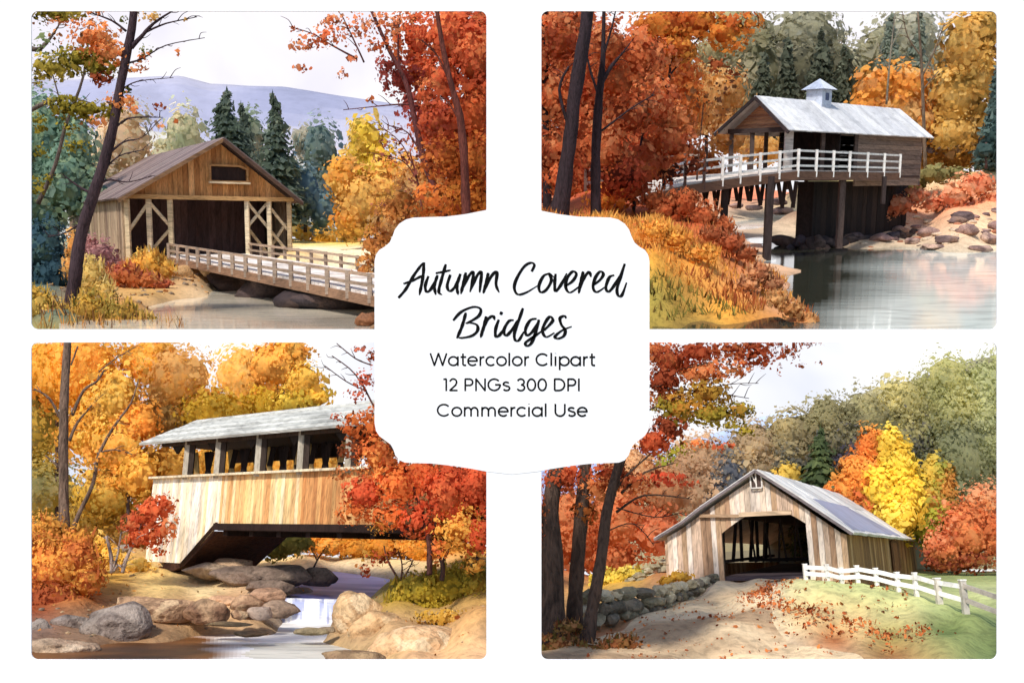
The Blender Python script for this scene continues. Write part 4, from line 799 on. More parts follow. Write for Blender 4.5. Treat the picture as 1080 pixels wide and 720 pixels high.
m=MB(); m.beam(B(sB-.05,-.03,zb-.05),B(Ls,-.03,zb-.05),.08,.12,lin('#2a1c17')); m.build('girder','wood',W,O,t)
# slanting abutment under the left end
m=MB(); m.prism([B(sA-.9,.03,zg-.3),B(sA,.03,zg-.05),B(sB,.03,zb-.13),B(sB-1.3,.03,zb-.13)],B(0,Wd-.05,0)-B(0,0,0),lin('#4a2f22')); m.build('abutment','stone',W,O,t)
m=MB(); m.prism([B(sA+.0,-.06,zg-.06),B(sA+.08,-.06,zg-.06),B(sB+.08,-.06,zb-.02),B(sB,-.06,zb-.02)],V(0,0,.05),lin('#4a3424')); m.build('brace_beam','wood',W,O,t)
for px in (193,226,269,314,365,402):
    a=s_at(px); m=MB(); m.beam(B(a,.0,zt-.05),B(a,.0,ze+.04),.1,.08,lin('#b0a694'),up=V(0,1,0)); m.build('post','wood',W,O,t)
    m=MB(); m.beam(B(a+.12,.03,zt),B(a+.12,.03,ze+.04),.1,.06,lin('#3a2f28'),up=V(0,1,0)); m.build('post','wood',W,O,t)
m=MB(); m.beam(B(.2,.0,ze-.04),B(Ls,.0,ze-.04),.08,.12,lin('#4a3c34')); m.build('top_beam','wood',W,O,t)
m=MB(); m.beam(B(-.1,-.05,zt+.01),B(Ls,-.05,zt+.01),.1,.04,lin('#d9c8a8')); m.build('rail','wood',W,O,t)
a=.9; k=0
while a<Ls-.4:
    m=MB(); d=.28*(1 if k%2 else -1); m.beam(B(a,.42,zt-.2),B(a+d*.7,.42,zt+.52),.09,.05,lin('#2b1f1a' if k%3 else '#b8945c'),up=V(0,1,0)); m.build('brace','wood',W,O,t); a+=.2; k+=1
for i in range(6):
    m=MB(); a=.7+i*1.25; q=[B(a,.0,ze-.26),B(a+.22,.0,ze-.06),B(a-.22,.0,ze-.06)]; m.prism([q[0],q[1],q[2]],B(0,.05,0)-B(0,0,0),lin('#2f2620')); m.build('knee_brace','wood',W,O,t)
m=MB(); rc=pal('#b9bab2','#c9c8bf','#a5a69f','#d3d0c4')
ra=-.35
m.planks([B(ra,-.22,ze-.06),B(Ls+.3,-.22,ze-.06),B(Ls+.3,Wd/2,zr),B(ra+.32,Wd/2,zr)],u,.085,.05,rc,.02,.05)
m.planks([B(Ls+.3,Wd+.22,ze-.06),B(ra,Wd+.22,ze-.06),B(ra+.32,Wd/2,zr),B(Ls+.3,Wd/2,zr)],u,.085,.05,rc,.02,.05)
m.build('roof','woodh',W,O,t)
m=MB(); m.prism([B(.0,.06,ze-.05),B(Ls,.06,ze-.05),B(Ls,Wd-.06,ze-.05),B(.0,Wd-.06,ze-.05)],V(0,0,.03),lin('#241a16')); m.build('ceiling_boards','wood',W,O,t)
# rocks
G=pal('#8f827b','#a0948e','#7a6e69','#aca098'); Br=pal('#b08e70','#c9a685','#8f6f58','#d9bc98'); Dk=pal('#7d6c62','#8f7e72','#63544e'); Pe=pal('#d6b488','#e3c49a','#c09a70','#efd6b0'); 
for i,(px,py,rx,ry,Y,Pp,l) in enumerate((
 (127,658,35,22,14.0,G,'big rounded grey lilac boulder beside the dark pool'),
 (72,658,20,11,14.3,G,'grey rock between the big boulder and the corner rock'),
 (40,665,15,11,13.9,pal('#8f8480','#a39890'),'grey rock in the lower window corner'),
 (62,683,48,10,12.9,pal('#cdb49a','#b59a84','#ddc8b0'),'long flat tan slab in the bottom corner'),
 (175,643,40,13,15.0,Br,'long brown ledge rock behind the big boulder'),
 (215,646,24,13,14.8,pal('#a88468','#8f6c56','#c0a080'),'brown ledge rock at the pool edge'),
 (150,634,30,6,15.8,Br,'thin peach ledge above the long brown rock'),
 (240,634,26,6,16.2,pal('#e0bc98','#c9a080'),'flat peach slab in mid bank'),
 (262,638,22,9,15.6,Br,'brown rock leaning to the white water'),
 (292,642,24,9,15.6,pal('#a89080','#bfa690','#8f7868'),'pointed grey rock touching the foot of the waterfall'),
 (275,646,14,8,15.1,pal('#b09a8c','#c5b0a0'),'small grey pink rock below the pointed one'),
 (253,648,10,6,15.0,Br,'little peach rock at the white water edge'),
 (283,627,22,8,16.6,pal('#c9a58a','#b08c74'),'rose brown rock above the pointed one'),
 (245,596,26,8,18.6,pal('#c0a488','#a58c78'),'tan rock under the slanting bridge foot'),
 (300,606,34,12,18.0,Dk,'large dark mound rock under the bridge'),
 (335,609,24,10,18.1,Dk,'dark rounded rock at the upper pool'),
 (262,606,34,11,18.0,Dk,'dark sloping rock left of the mound'),
 (220,602,30,9,18.4,pal('#9c8a78','#b5a08a'),'taupe rock near the small red tree'),
 (285,618,26,8,17.4,Dk,'low dark rock over the waterfall lip'),
 (328,665,17,4.5,14.0,pal('#a39678','#8a7c64'),'flat olive stone alone in the white water'),
 (345,664,9,3.5,14.05,pal('#8f7f6a','#a09078'),'tiny stone beside the flat olive stone'),
 (265,668,18,3,13.7,pal('#6f5a44','#8a7458'),'thin dark stone where brown and white water meet'),
 (245,658,24,2.6,14.3,pal('#8f7a5c','#a89070'),'sliver of brown stone at the pool mouth'),
 (378,655,31,27,14.6,Pe,'biggest peach boulder beside the waterfall'),
 (405,668,38,24,13.9,pal('#e0bd90','#cda578','#eed3a8'),'second peach boulder overlapping the biggest'),
 (450,684,60,24,12.9,pal('#ecc89c','#d9b084','#f3dab4'),'broad low peach slab in the lower corner'),
 (375,693,34,7,12.2,pal('#b59a78','#9c8064'),'brown stone under the peach boulders'),
 (130,578,10,5,19.5,pal('#c5b8a8','#a89c90'),'pale stone behind the small red tree'),
 (185,590,16,9,19.6,pal('#b0a8a0','#c9c0b4'),'pale grey stone at the white end of the bridge'))):
    Pp=[[v*q_ for v,q_ in zip(c_,(.80,.76,.70))] for c_ in Pp]
    rock(W,l,px,py,rx,ry,Y,Pp,'boulders along the waterfall creek',i+3,amp=.2 if rx<60 else .12)
m=MB()
for _ in range(700):
    px=random.uniform(35,515); Y=random.uniform(12,21); p=W.gp(px,Y)
    if p.z<-1.42: continue
    if random.random()<.6: m.leaves(p+V(0,0,.012),(.06,.06,.008),1,.026,pal('#c97c34','#e0a04c','#a85a2c','#d9b060'),3,(.2,1),.3,None,1.4)
    else: k=random.uniform(.012,.05); m.ico(p,(k,k,k*.6),random.choice([pal('#a08c78','#8a7664'),pal('#c9ac88','#b59a7c')]),2,.3,1,False,_)
tag(m.build('litter','leaf',W),'fallen leaves and pebbles on the creek banks',None,None,'stuff')
# trees & bushes
gy=pal('#f2bd4c','#f7cd66','#ebaa40','#dfb548','#f4ae48'); gl=pal('#d9b83c','#c9a02c','#e8c850','#b89a38'); L=dict(mat='leaf_far',leaf=3.2,core=.9,cov=.9,jit=.4,freq=.9)
G3='golden trees behind the long bridge'
tree(W,'broadleaf_tree','golden tree filling the top window corner behind the tall trunk',23.4,[(60,570,4),(60,400,3)],[(60,395,55,50),(30,450,44,60,.2,pal('#c9b56a','#b5a868','#d9b850')),(100,450,40,50,0),(90,390,45,50,-.4),(40,520,50,44,.2,pal('#b9ac78','#a5a070','#c9b060'))],gy,group=G3,**L)
tree(W,'broadleaf_tree','amber tree leaning over the far roof corner',22.8,[(135,560,4),(135,440,3)],[(125,470,36,40),(120,420,34,44),(145,500,26,30),(112,520,34,34,.2,pal('#cfa83c','#b89c44','#e0b04a')),(150,445,22,28,0,pal('#f09a30','#f5ac44'))],gy,group=G3,freq=.9,mat='leaf',leaf=3,core=.82,cov=1,branches=[])
tree(W,'broadleaf_tree','tan and ochre tree above the middle of the grey roof',23.8,[(200,540,4),(190,400,3)],[(185,400,44,44,.0,pal('#e0ac58','#d0a060','#ecc27a')),(175,440,34,30,.1,pal('#c09a5c','#b5925c','#d0a860')),(215,432,34,28,0,gl),(160,380,40,30)],gy,group=G3,branches=[[(188,420,2.4),(185,395,1.6),(178,370,1)],[(186,400,1.4),(192,380,1)]],**L)
tree(W,'broadleaf_tree','pale yellow tree with sky gaps above the roof middle',23.9,[(250,540,4),(255,400,3)],[(255,395,34,36,.0,pal('#f3c878','#f0b85c','#f6d898')),(250,430,36,26,0,gl),(285,425,34,28,0,gl)],gl,group=G3,**L)
tree(W,'broadleaf_tree','orange yellow tree whose leaves end against the white sky',22.6,[(300,540,5),(300,400,3)],[(290,385,34,30,0,pal('#f0a03c','#f5b450','#eeb048')),(318,400,26,22,0,pal('#f3b844','#efc454')),(332,418,22,14,0,pal('#f0c040','#e8b83c')),(345,415,12,8,0,gl,0),(310,425,30,20,0,gl),(305,370,26,16),(322,376,10,10,0,None,0)],gy,group=G3,freq=.9,mat='leaf',leaf=3.2,core=.82,cov=1,branches=[[(295,440,1.6),(292,400,1.4),(285,365,1)],[(295,410,1.4),(310,385,1)]])
tree(W,'broadleaf_tree','grey trunked tall tree standing full height by the left bank',16.5,[(68,580,10),(67,520,10),(67,460,9.5),(68,420,9),(70,380,8.5),(71,366,8),(71,358,8)],
 [(95,430,20,24,0,pal('#f2a23c','#f5b450'),.0),(110,480,22,16,0,pal('#e88a2c','#f29c34'),0),(130,450,18,14,0,pal('#e8902c','#d97a24'),0),(140,478,10,7,0,pal('#d97a24','#8a7a2c'),0),(100,500,20,14,0,pal('#dd9a38','#c98a2c'),0)],gy,leaf=2.6,cov=.35,core=0,bark='#6a5648',freq=1.2,
 branches=[[(69,575,6),(84,540,5),(98,510,4.4),(104,480,4),(122,447,3),(138,425,2),(146,400,1.2)],[(73,465,4),(82,445,3),(100,424,1.6)],[(76,438,4.2),(88,412,3.2),(102,402,2.6),(110,390,2)],[(102,478,2),(120,474,1.6),(140,479,1)],[(63,440,3.4),(52,420,2.4),(36,410,1.4)],[(62,492,2.6),(48,480,1.6)],[(75,385,2),(82,365,2)],[(104,392,1.6),(122,378,1.2),(142,366,.8)]])
tree(W,'maple_tree','small scarlet tree on pale stems beside the white bridge end',17.2,[(118,604,4),(117,585,4),(112,565,2.6)],[(160,540,18,18),(150,565,22,14),(170,560,14,14),(140,552,14,12),(172,532,12,12),(165,580,12,6,0,None,0),(185,550,5,9,0,None,0)],pal('#dd5c2c','#ea743c','#c94a26','#f08c54'),leaf=2.8,core=.55,cov=1.1,freq=1.6,bark='#9a8a80',branches=[[(119,600,3),(124,585,2.4),(128,560,1.6)],[(129,604,4),(133,590,4),(142,570,2.4),(150,550,1.6)],[(120,602,2.6),(125,596,2.4),(131,600,2.2)]])
bush(W,'bush','huge burnt orange bush below the tall grey trunk',15.8,[(55,600,32,34),(80,590,26,26),(45,565,30,24,.4,pal('#d99a3c','#c98a34')),(92,610,20,22),(50,635,34,18,-.3,pal('#b5562c','#a04a28','#c9703c')),(28,600,24,40),(85,570,18,16,.3,pal('#e0a03c','#c98a2c'))],pal('#d0702c','#de8a38','#bd5c2a','#e4a444'),mat='leaf',freq=1.2,spikes=20)
bush(W,'bush','pale yellow flat shrub around the small scarlet tree',18.4,[(112,588,20,12),(140,596,24,8),(100,575,14,14)],pal('#f0c050','#f5cf70','#e0ac40'),mat='leaf',freq=1.2)
bush(W,'bush','olive bush under the bridge on the far shore',21.5,[(305,575,22,13),(290,580,14,12),(322,572,12,9)],pal('#a5923c','#8f7f3a','#bfa648'),group='far shore bushes under the bridge')
bush(W,'bush','amber bush row glowing under the bridge deck',23.3,[(345,576,22,11),(375,578,22,11),(405,576,24,12),(325,572,14,9),(440,578,24,14),(475,580,24,14)],pal('#f0b444','#e8a038','#f5c868'),group='far shore bushes under the bridge',mat='leaf_far')
tree(W,'sapling','little orange sapling before the far shore',19,[(331,598,2),(336,588,1.6),(345,575,1)],[(345,580,9,7),(330,578,6,4)],pal('#e89434','#d97c2a'),leaf=2.2,core=0,cov=.8,branches=[[(334,590,1.4),(328,578,.8)]])
for px,py,rx,ry,Pp,l in ((180,500,40,40,pal('#e0aa48','#cf9838','#ecc060'),'honey tree low behind the left part of the siding'),(245,490,44,40,pal('#d9a840','#e8bc58','#c29438'),'mustard tree seen through the bridge openings'),(315,485,44,40,pal('#eab850','#f0c868','#d8a23c'),'light yellow tree seen through the right openings'),(360,560,44,26,pal('#f0c458','#e8b048','#f5d07c'),'butter tree low under the middle of the deck'),(430,565,44,28,pal('#e3b050','#d99a40','#eec468'),'ochre tree low behind the red sapling'),(395,545,50,34,pal('#f0bc4c','#e8a83c','#f5cc70'),'amber tree beyond the underside of the bridge'),(470,545,50,34,pal('#e8a83c','#dd8f34','#f0bc5c'),'orange tree beyond the near bank saplings'),(105,540,34,40,pal('#c9a858','#b89c50','#dbb868'),'olive gold tree low behind the tall grey trunk'),(140,560,30,30,pal('#d9b060','#c9a458','#e3c07c'),'beige tree behind the small scarlet tree')):
    tree(W,'broadleaf_tree',l,23.7,[(px,596,4),(px,py,2)],[(px,py,rx,ry),(px+rx*.6,py+6,rx*.6,ry*.8),(px-rx*.6,py+6,rx*.6,ry*.8)],Pp,**{**L,'group':'low golden trees behind the long bridge'})
o3=pal('#e8722c','#f08a38','#dc5c2a','#f5a04c'); r3=pal('#d44c26','#e25c30','#bd4020','#dd6c38'); y3=pal('#e8a23c','#f0b850','#d98c30')
tree(W,'maple_tree','blazing red and orange tree leaning over the near end of the bridge',13.6,[(453,606,6),(453,590,6),(452,570,5),(445,540,4.4),(436,515,4),(425,490,3.4),(412,460,3),(395,430,2.2),(380,400,1.6)],
 [(400,480,26,26,0,o3,.6),(420,510,28,26,0,o3,.7),(385,520,24,20,0,r3,.7),(445,500,26,22,0,pal('#d95c2a','#e87030'),.7),(380,450,18,16,0,o3,.2),(395,445,14,20,0,o3,.4),(385,400,14,14,0,pal('#e0583a','#e87858'),0),(376,415,12,8,0,pal('#d9583a','#e87858'),0),(392,375,8,12,0,r3,0),(378,368,8,4,0,pal('#e0785c'),0),(356,440,10,5,0,pal('#d9684a'),0),(365,450,12,6,0,o3,0),(372,475,16,10,0,pal('#9a4a28','#c9602c'),.2),(470,520,30,34,0,r3,.75),(500,510,24,34,0,r3,.75),(485,555,28,26,0,y3,.6),(440,550,20,20,0,r3,.4),(410,545,18,16,0,o3,.3),(375,540,22,13,0,o3,.3),(400,556,16,9,0,y3,0),(505,560,20,24,0,r3,.6),(462,580,14,14,0,o3,0),(360,500,12,10,0,pal('#c9703a','#e08a48'),0)],o3,leaf=2.7,core=.6,cov=1.15,freq=1.5,bark='#4a2c26',
 branches=[[(452,570,3),(462,545,2.4),(470,520,1.4)],[(445,540,2.4),(425,528,1.8),(400,500,1.2)],[(430,500,2),(412,490,1.4),(396,478,.9)],[(412,462,1.6),(398,455,1)],[(396,432,1.6),(375,395,1.4),(350,375,1)],[(386,412,1.4),(365,402,1.2),(342,385,.8)],[(392,385,1.6),(375,378,1.4),(355,362,1)]],group='red trees over the near bridge end')
tree(W,'maple_tree','forked amber tree growing from the olive bush',13.9,[(466,612,5),(467,600,5),(466,590,4)],[(480,565,18,18,0,y3,.3),(455,572,12,10,0,y3,0),(500,590,14,14,0,y3,.3)],y3,leaf=2.6,core=0,cov=.8,freq=1.5,bark='#54403a',branches=[[(466,594,3),(458,575,2.4),(448,560,1.6)],[(467,592,3),(478,570,2.4),(485,556,1.6)],[(500,600,4),(506,580,3),(512,565,2)],[(500,600,3),(494,580,2),(490,560,1.4)]],group='red trees over the near bridge end')
tree(W,'sapling','small red sapling arching over the blue pool',15.2,[(422,614,2.4),(414,600,2.2),(408,588,1.8),(405,575,1.2)],[(398,590,14,9),(385,600,9,7),(412,583,10,6),(385,588,6,8,0,y3)],pal('#e06030','#c94a28','#e88a40'),leaf=2.4,core=0,cov=1.0,freq=1.5,bark='#5a3c34',branches=[[(423,612,2.2),(424,595,1.6),(420,580,1)],[(424,612,2.2),(432,598,1.4),(436,590,1)]])
bush(W,'bush','broad olive yellow bush above the peach boulders',14.6,[(440,622,30,18),(475,618,34,24),(505,620,28,28),(425,634,20,14),(460,640,34,12),(500,645,26,14),(530,620,26,30)],pal('#c2a428','#a8922c','#d9b63c','#8f8430','#d0a030'),mat='leaf',freq=1.3,spikes=40)
bush(W,'bush','low amber shrub spilling onto the peach slab',13.5,[(470,652,36,9),(505,655,22,9)],pal('#e0b048','#ecc470','#c99a34'),mat='leaf',freq=1.3,core=.6)

for px,py,rx,ry,Y,Pp,l in ((-35,440,50,70,23,gy,'golden tree outside the window edge by the long bridge'),(-95,460,50,80,22.5,gl,'mustard tree far outside the window edge by the long bridge'),(-30,600,40,44,17,pal('#d0702c','#bd5c2a','#e4a444'),'burnt orange shrub tree outside the window edge')):
    tree(W,'broadleaf_tree',l,Y,[(px,py+ry+20,6),(px,py,4)],[(px,py,rx,ry),(px+14,py+ry*.5,rx*.8,ry*.5),(px-14,py-ry*.4,rx*.7,ry*.5)],Pp,mat='leaf_far',leaf=3.6,cov=.8,core=.85)
# ======================================================= WORLD 4: road bridge with stone wall and white fence
W=W4
W.terrain([
 (700,695,11.65,'#cbb8a0'),(640,692,11.7,'#b07a54'),(571,690,11.7,'#8a7a44'),(830,696,11.65,'#d6c8b8'),(520,690,11.7,'#8a7a44'),(760,652,13.4,'#e8dccf'),(790,628,14.4,'#e6dacd'),(800,611,15,'#d9ccc0'),(760,613,15.5,'#c9bcb2'),(840,609,14.9,'#d0c6a0'),
 (640,668,13,'#c08a64'),(700,655,13.4,'#d9c4b0'),(600,668,13,'#8f6a44'),
 (850,611,14.5,'#c9d09a'),(873,612,14.3,'#b5c48a'),(905,614,14.2,'#b5c48a'),(925,617,14.1,'#c0cc90'),(948,623,13.88,'#c0cc90'),(967,628,13.7,'#c9d498'),(991,636,13.42,'#b0c084'),(1019,647,13.06,'#9ab070'),(1062,664,12.53,'#829a62'),(1108,680,12.05,'#728a58'),(860,640,13.3,'#e3cf98'),(900,655,12.8,'#e6cf96'),(950,650,12.95,'#d3cf94'),(880,676,12.2,'#a8683c'),(940,672,12.3,'#8f8a50'),(1000,668,12.4,'#6f8650'),(1050,692,11.6,'#6f8454'),(940,692,11.65,'#a0764c'),(880,695,11.65,'#c0a084'),  # dark greens toward the lower right paint a shadow on the lawn
 (1050,620,15.5,'#cdd9a0'),(1000,614,16.5,'#a3b87c'),(1050,606,21,'#8fa870'),(985,606,21,'#8fa870'),(1150,620,15.5,'#cdd9a0'),(1150,690,11.65,'#6f8454'),
 (630,655,14.2,'#8a7a50'),(600,640,15,'#b08a5c'),(700,602,17,'#c98a5c'),(660,612,17,'#d9b04a'),(571,600,20,'#c97c50'),(700,598,23,'#d0845a'),(520,640,15,'#b08a5c'),(720,632,14.9,'#bfae98'),(690,642,14.4,'#b5a890'),
 (520,740,10.9,'#8a7a44'),(600,740,10.8,'#8a7a44'),(700,760,10.6,'#d9ccc0'),(800,760,10.6,'#d9ccc0'),(880,760,10.6,'#c0a084'),(960,750,10.7,'#a0764c'),(1060,740,10.8,'#6f8454'),(1150,740,10.8,'#6f8454'),(850,730,11,'#d0b8a0'),(750,730,11,'#d0b8a0'),(650,730,11,'#b07a54'),
 (800,598,24,'#c98a5c'),(950,598,24,'#a87a50'),(1100,598,24,'#a87a50')])
W.ctl[:,3:6]*=np.array([.98,.90,.80])
ground(W,544,1190,11.0,24.4,180,120,.02,'ground','yellow green lawn and leafy verge beside the bridge road')
# road sheet
rw=[(740,520,930),(715,550,900),(699.5,560,885),(690,580,860),(680,600,842),(668,620,828),(655,650,815),(645,690,806),(635,716,800),(628,735,806),(620,748,815),(614,757,826),(608,764,838)]
mb=MB(); rows=[]
Ys=np.linspace(11.02,15.35,56)
for Y in Ys:
    g=W.gp(760,Y); py=W.px(g)[1]; l=np.interp(-py,[-r[0] for r in rw],[r[1] for r in rw]); r_=np.interp(-py,[-r[0] for r in rw],[r[2] for r in rw])
    row=[]
    for i in range(25):
        px=l+(r_-l)*i/24+(2.2*noise.noise(V(Y*3,i*.0+ (5 if i>12 else 0),0)) if i in (0,24) else 0); p=W.gp(px,Y); row.append(mb.addv((p.x,p.y,p.z+.045*0+.028)))
    rows.append(row)
for j in range(len(rows)-1):
    for i in range(24):
        p=Vector(mb.v[rows[j][i]]); n=noise.noise(V(p.x*.7,p.y*1.5,4)); mb.face([rows[j][i],rows[j][i+1],rows[j+1][i+1],rows[j+1][i]],mixc(lin('#e3caa2'),lin('#a88c6c'),min(1,max(0,n*1.6+.3+(.35 if p.y<12.9 else -.1)))),True)  # near stretch darker: foreground shadow put into the road colour
tag(mb.build('road','ground',W),'pale dusty road, near end coloured as shade, curving into the bridge portal',None,None,'structure')
# barn bridge
A0=W.at(801,15.5,1.0); uu=V(.876,-.482,0); B=frame((A0.x,A0.y,0),uu); up=V(0,0,1); Ln=9.6; zr=W.P(801,501,15.5).z; ez=W.P(886,563,14.9).z; O=B(0,0,-.2); zl1=W.P(745,540,15.96).z; zl2=W.P(722,556,16.1).z; zl3=W.P(706,568,16.2).z
wd=pal('#c9ae96','#b89878','#d9c4ae','#a58468','#e3d3c2'); wb=pal('#b08a5c','#9c7648','#c29c6c','#8a6640'); dk=pal('#2a201e','#382b27')
t=thing(W,'covered_bridge','weathered plank covered bridge with a long pale roof beside the white fence','covered bridge',O)
prof=[(-1.68,zl3),(-1.32,zl2),(-.95,zl1),(0,zr),(1.25,ez)]
def pz(a):
    xs=[p[0] for p in prof]; return float(np.interp(a,xs,[p[1] for p in prof]))
m=MB(); gz=-.35; w=.085; a=-1.6
def plank(a,z0,z1a,z1b,b=0,c=None,th=.05,w=w,z0b=None):
    c=c or random.choice(wd); f=random.uniform(.88,1.08); q=random.uniform(0,.012)
    z0b=z0 if z0b is None else z0b
    m.prism([B(a,b-q,z0),B(a+w*.95,b-q,z0b),B(a+w*.95,b-q,z1b),B(a,b-q,z1a)],B(0,th,0)-B(0,0,0),[x*f for x in c])
oL,oR,oT=-.64,.70,W.P(800,543,15.5).z
while a<1.25:
    top0=pz(a)-.01; top1=pz(min(a+w,1.25))-.01; mid=a+w/2
    if oL<mid<oR:
        # opening with chamfered upper corners
        fz_=lambda q: max(0,min(oT,.47+(q-oL)/.38*(oT-.47),.56+(oR-q)/.24*(oT-.56)))
        plank(a,fz_(a),top0,top1,z0b=fz_(a+w))
    else: plank(a,gz,top0,top1)
    a+=w
m.build('gable','wood',W,O,t)
m=MB(); m.beam(B(oL+.3,-.05,oT+.02),B(oR-.2,-.05,oT+.02),.05,.07,lin('#d0b494')); m.beam(B(-1.0,-.05,oT+.03),B(oL+.3,-.05,oT+.0),.04,.05,lin('#a08468')); m.build('lintel_beam','woodh',W,O,t)
m=MB(); m.prism([B(-.1,-.045,1.16),B(.06,-.045,1.16),B(.06,-.045,1.4),B(-.1,-.045,1.4)],B(0,.03,0)-B(0,0,0),lin('#5a4a44')); wn=m.build('window','wood',W,O,t)
m=MB()
for p,q in (((-.11,1.15),(.07,1.15)),((-.11,1.41),(.07,1.41)),((-.11,1.15),(-.11,1.41)),((.07,1.15),(.07,1.41)),((-.02,1.15),(-.02,1.41)),((-.1,1.4),(-.02,1.22))): m.beam(B(p[0],-.065,p[1]),B(q[0],-.065,q[1]),.018,.02,lin('#e3dcd4'))
m.build('frame','white',W,O,wn)
m=MB(); a=0
while a<Ln:
    plank2=random.choice(wb); f=random.uniform(.88,1.1); m.prism([B(1.25,a,-.9),B(1.25,a+.16,-.9),B(1.25,a+.16,ez),B(1.25,a,ez)],B(-.05,0,0)-B(0,0,0),[x*f for x in plank2]); a+=.17
m.build('wall','wood',W,O,t)
m=MB(); m.prism([B(1.265,4.9,-.25),B(1.265,5.7,-.25),B(1.265,5.7,.3),B(1.265,4.9,.3)],B(.02,0,0)-B(0,0,0),lin('#8a5f3a')); dr=m.build('door','wood',W,O,t)
m=MB(); 
for p,q in (((4.88,-.25),(4.88,.33)),((5.72,-.25),(5.72,.33)),((4.88,.33),(5.72,.33))): m.beam(B(1.29,p[0],p[1]),B(1.29,q[0],q[1]),.04,.04,lin('#6a4a30'),up=V(0,1,0) if p[0]==q[0] else up)
m.build('frame','wood',W,O,dr)
m=MB(); m.planks([B(-1.6,Ln,-.5),B(1.25,Ln,-.5),B(1.25,Ln,ez),B(0,Ln,zr-.05),B(-.95,Ln,zl1-.05),B(-.96,Ln,-.5)][1:],up,.2,.05,wb,.03,.1); m.planks([B(-1.6,Ln,-.5),B(-.95,Ln,-.5),B(-.95,Ln,zl1-.05),B(-1.6,Ln,zl3-.03)],up,.2,.05,wb,.03,.1); m.build('wall','wood',W,O,t)
m=MB(); m.planks([B(-1.6,Ln,-.5),B(-1.6,0,-.5),B(-1.6,0,-.02),B(-1.6,Ln,-.02)],up,.16,.05,wd,.03,.1); m.planks([B(-1.6,1.2,-.5),B(-1.6,0,-.5),B(-1.6,0,zl3-.02),B(-1.6,1.2,zl3-.02)],up,.16,.05,wd,.03,.1); m.build('wall','wood',W,O,t)
# inside: dark walls, trusses
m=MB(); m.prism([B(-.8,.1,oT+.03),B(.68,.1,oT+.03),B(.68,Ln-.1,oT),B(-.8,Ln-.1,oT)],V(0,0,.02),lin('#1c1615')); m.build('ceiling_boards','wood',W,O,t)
m=MB(); m.prism([B(-.72,.04,-.3),B(.8,.04,-.3),B(.8,4.1,-.12),B(-.72,4.1,-.12)],V(0,0,.06),lin('#4a4044')); m.build('floor_boards','woodh',W,O,t)
for k in range(11):
    a=-.72+k*.14; m=MB(); m.beam(B(a,2.2+k*.0,-.02),B(a+(.09 if k%2 else -.07),2.2,.85),.03,.035,lin('#4a3c34'),up=V(0,1,0)); m.build('truss_strut','wood',W,O,t)
m=MB(); m.beam(B(-.8,2.15,.02),B(.75,2.15,.02),.05,.06,lin('#2a211f')); m.build('truss_rail','wood',W,O,t)
m=MB(); m.beam(B(-.78,.3,.0),B(-.78,3.8,.1),.05,.05,lin('#3a2e28')); m.build('truss_rail','wood',W,O,t)
for k in range(6):
    m=MB(); b=.4+k*.55; m.beam(B(-.78,b,.0),B(-.78,b+(.4 if k%2 else .1),.8),.05,.05,lin('#2a201e'),up=V(0,1,0)); m.build('truss_strut','wood',W,O,t)
# roof
m=MB(); rc=pal('#d5d2cc','#c6c3bd','#e3e0da','#bab8b4'); ys=[-.12,Ln+.25]
pf=[(-1.78,zl3-.02),(-1.32,zl2+.04),(-.95,zl1+.05),(0,zr+.05),(.62,zr+.05-(zr-ez+.04)*.62/1.4),(1.4,ez+.01-.03)]
for i in range(len(pf)-1):
    (a0,z0),(a1,z1)=pf[i],pf[i+1]
    cc=rc if i<3 else rc
    m.planks([B(a0,ys[0],z0),B(a1,ys[0],z1),B(a1,ys[1],z1),B(a0,ys[1],z0)],B(a1,0,z1)-B(a0,0,z0),.45,.045,cc,.006,.03)
rf=m.build('roof','roof',W,O,t)
m=MB()
sz=lambda a:np.interp(a,[pf[4][0],pf[5][0]],[pf[4][1],pf[5][1]])+.055
m.prism([B(.66,.9,sz(.66)),B(1.38,.1,sz(1.38)),B(1.38,5.6,sz(1.38)),B(.66,3.9,sz(.66))],V(0,0,.02),lin('#9a9cb0')); m.build('roof_sheet','roof',W,O,rf)
m=MB()
for i in range(len(pf)-1):
    (a0,z0),(a1,z1)=pf[i],pf[i+1]; m.beam(B(a0,-.14,z0+.01),B(a1,-.14,z1+.01),.04,.04,lin('#7a7070'))
m.build('rake_board','woodh',W,O,rf)
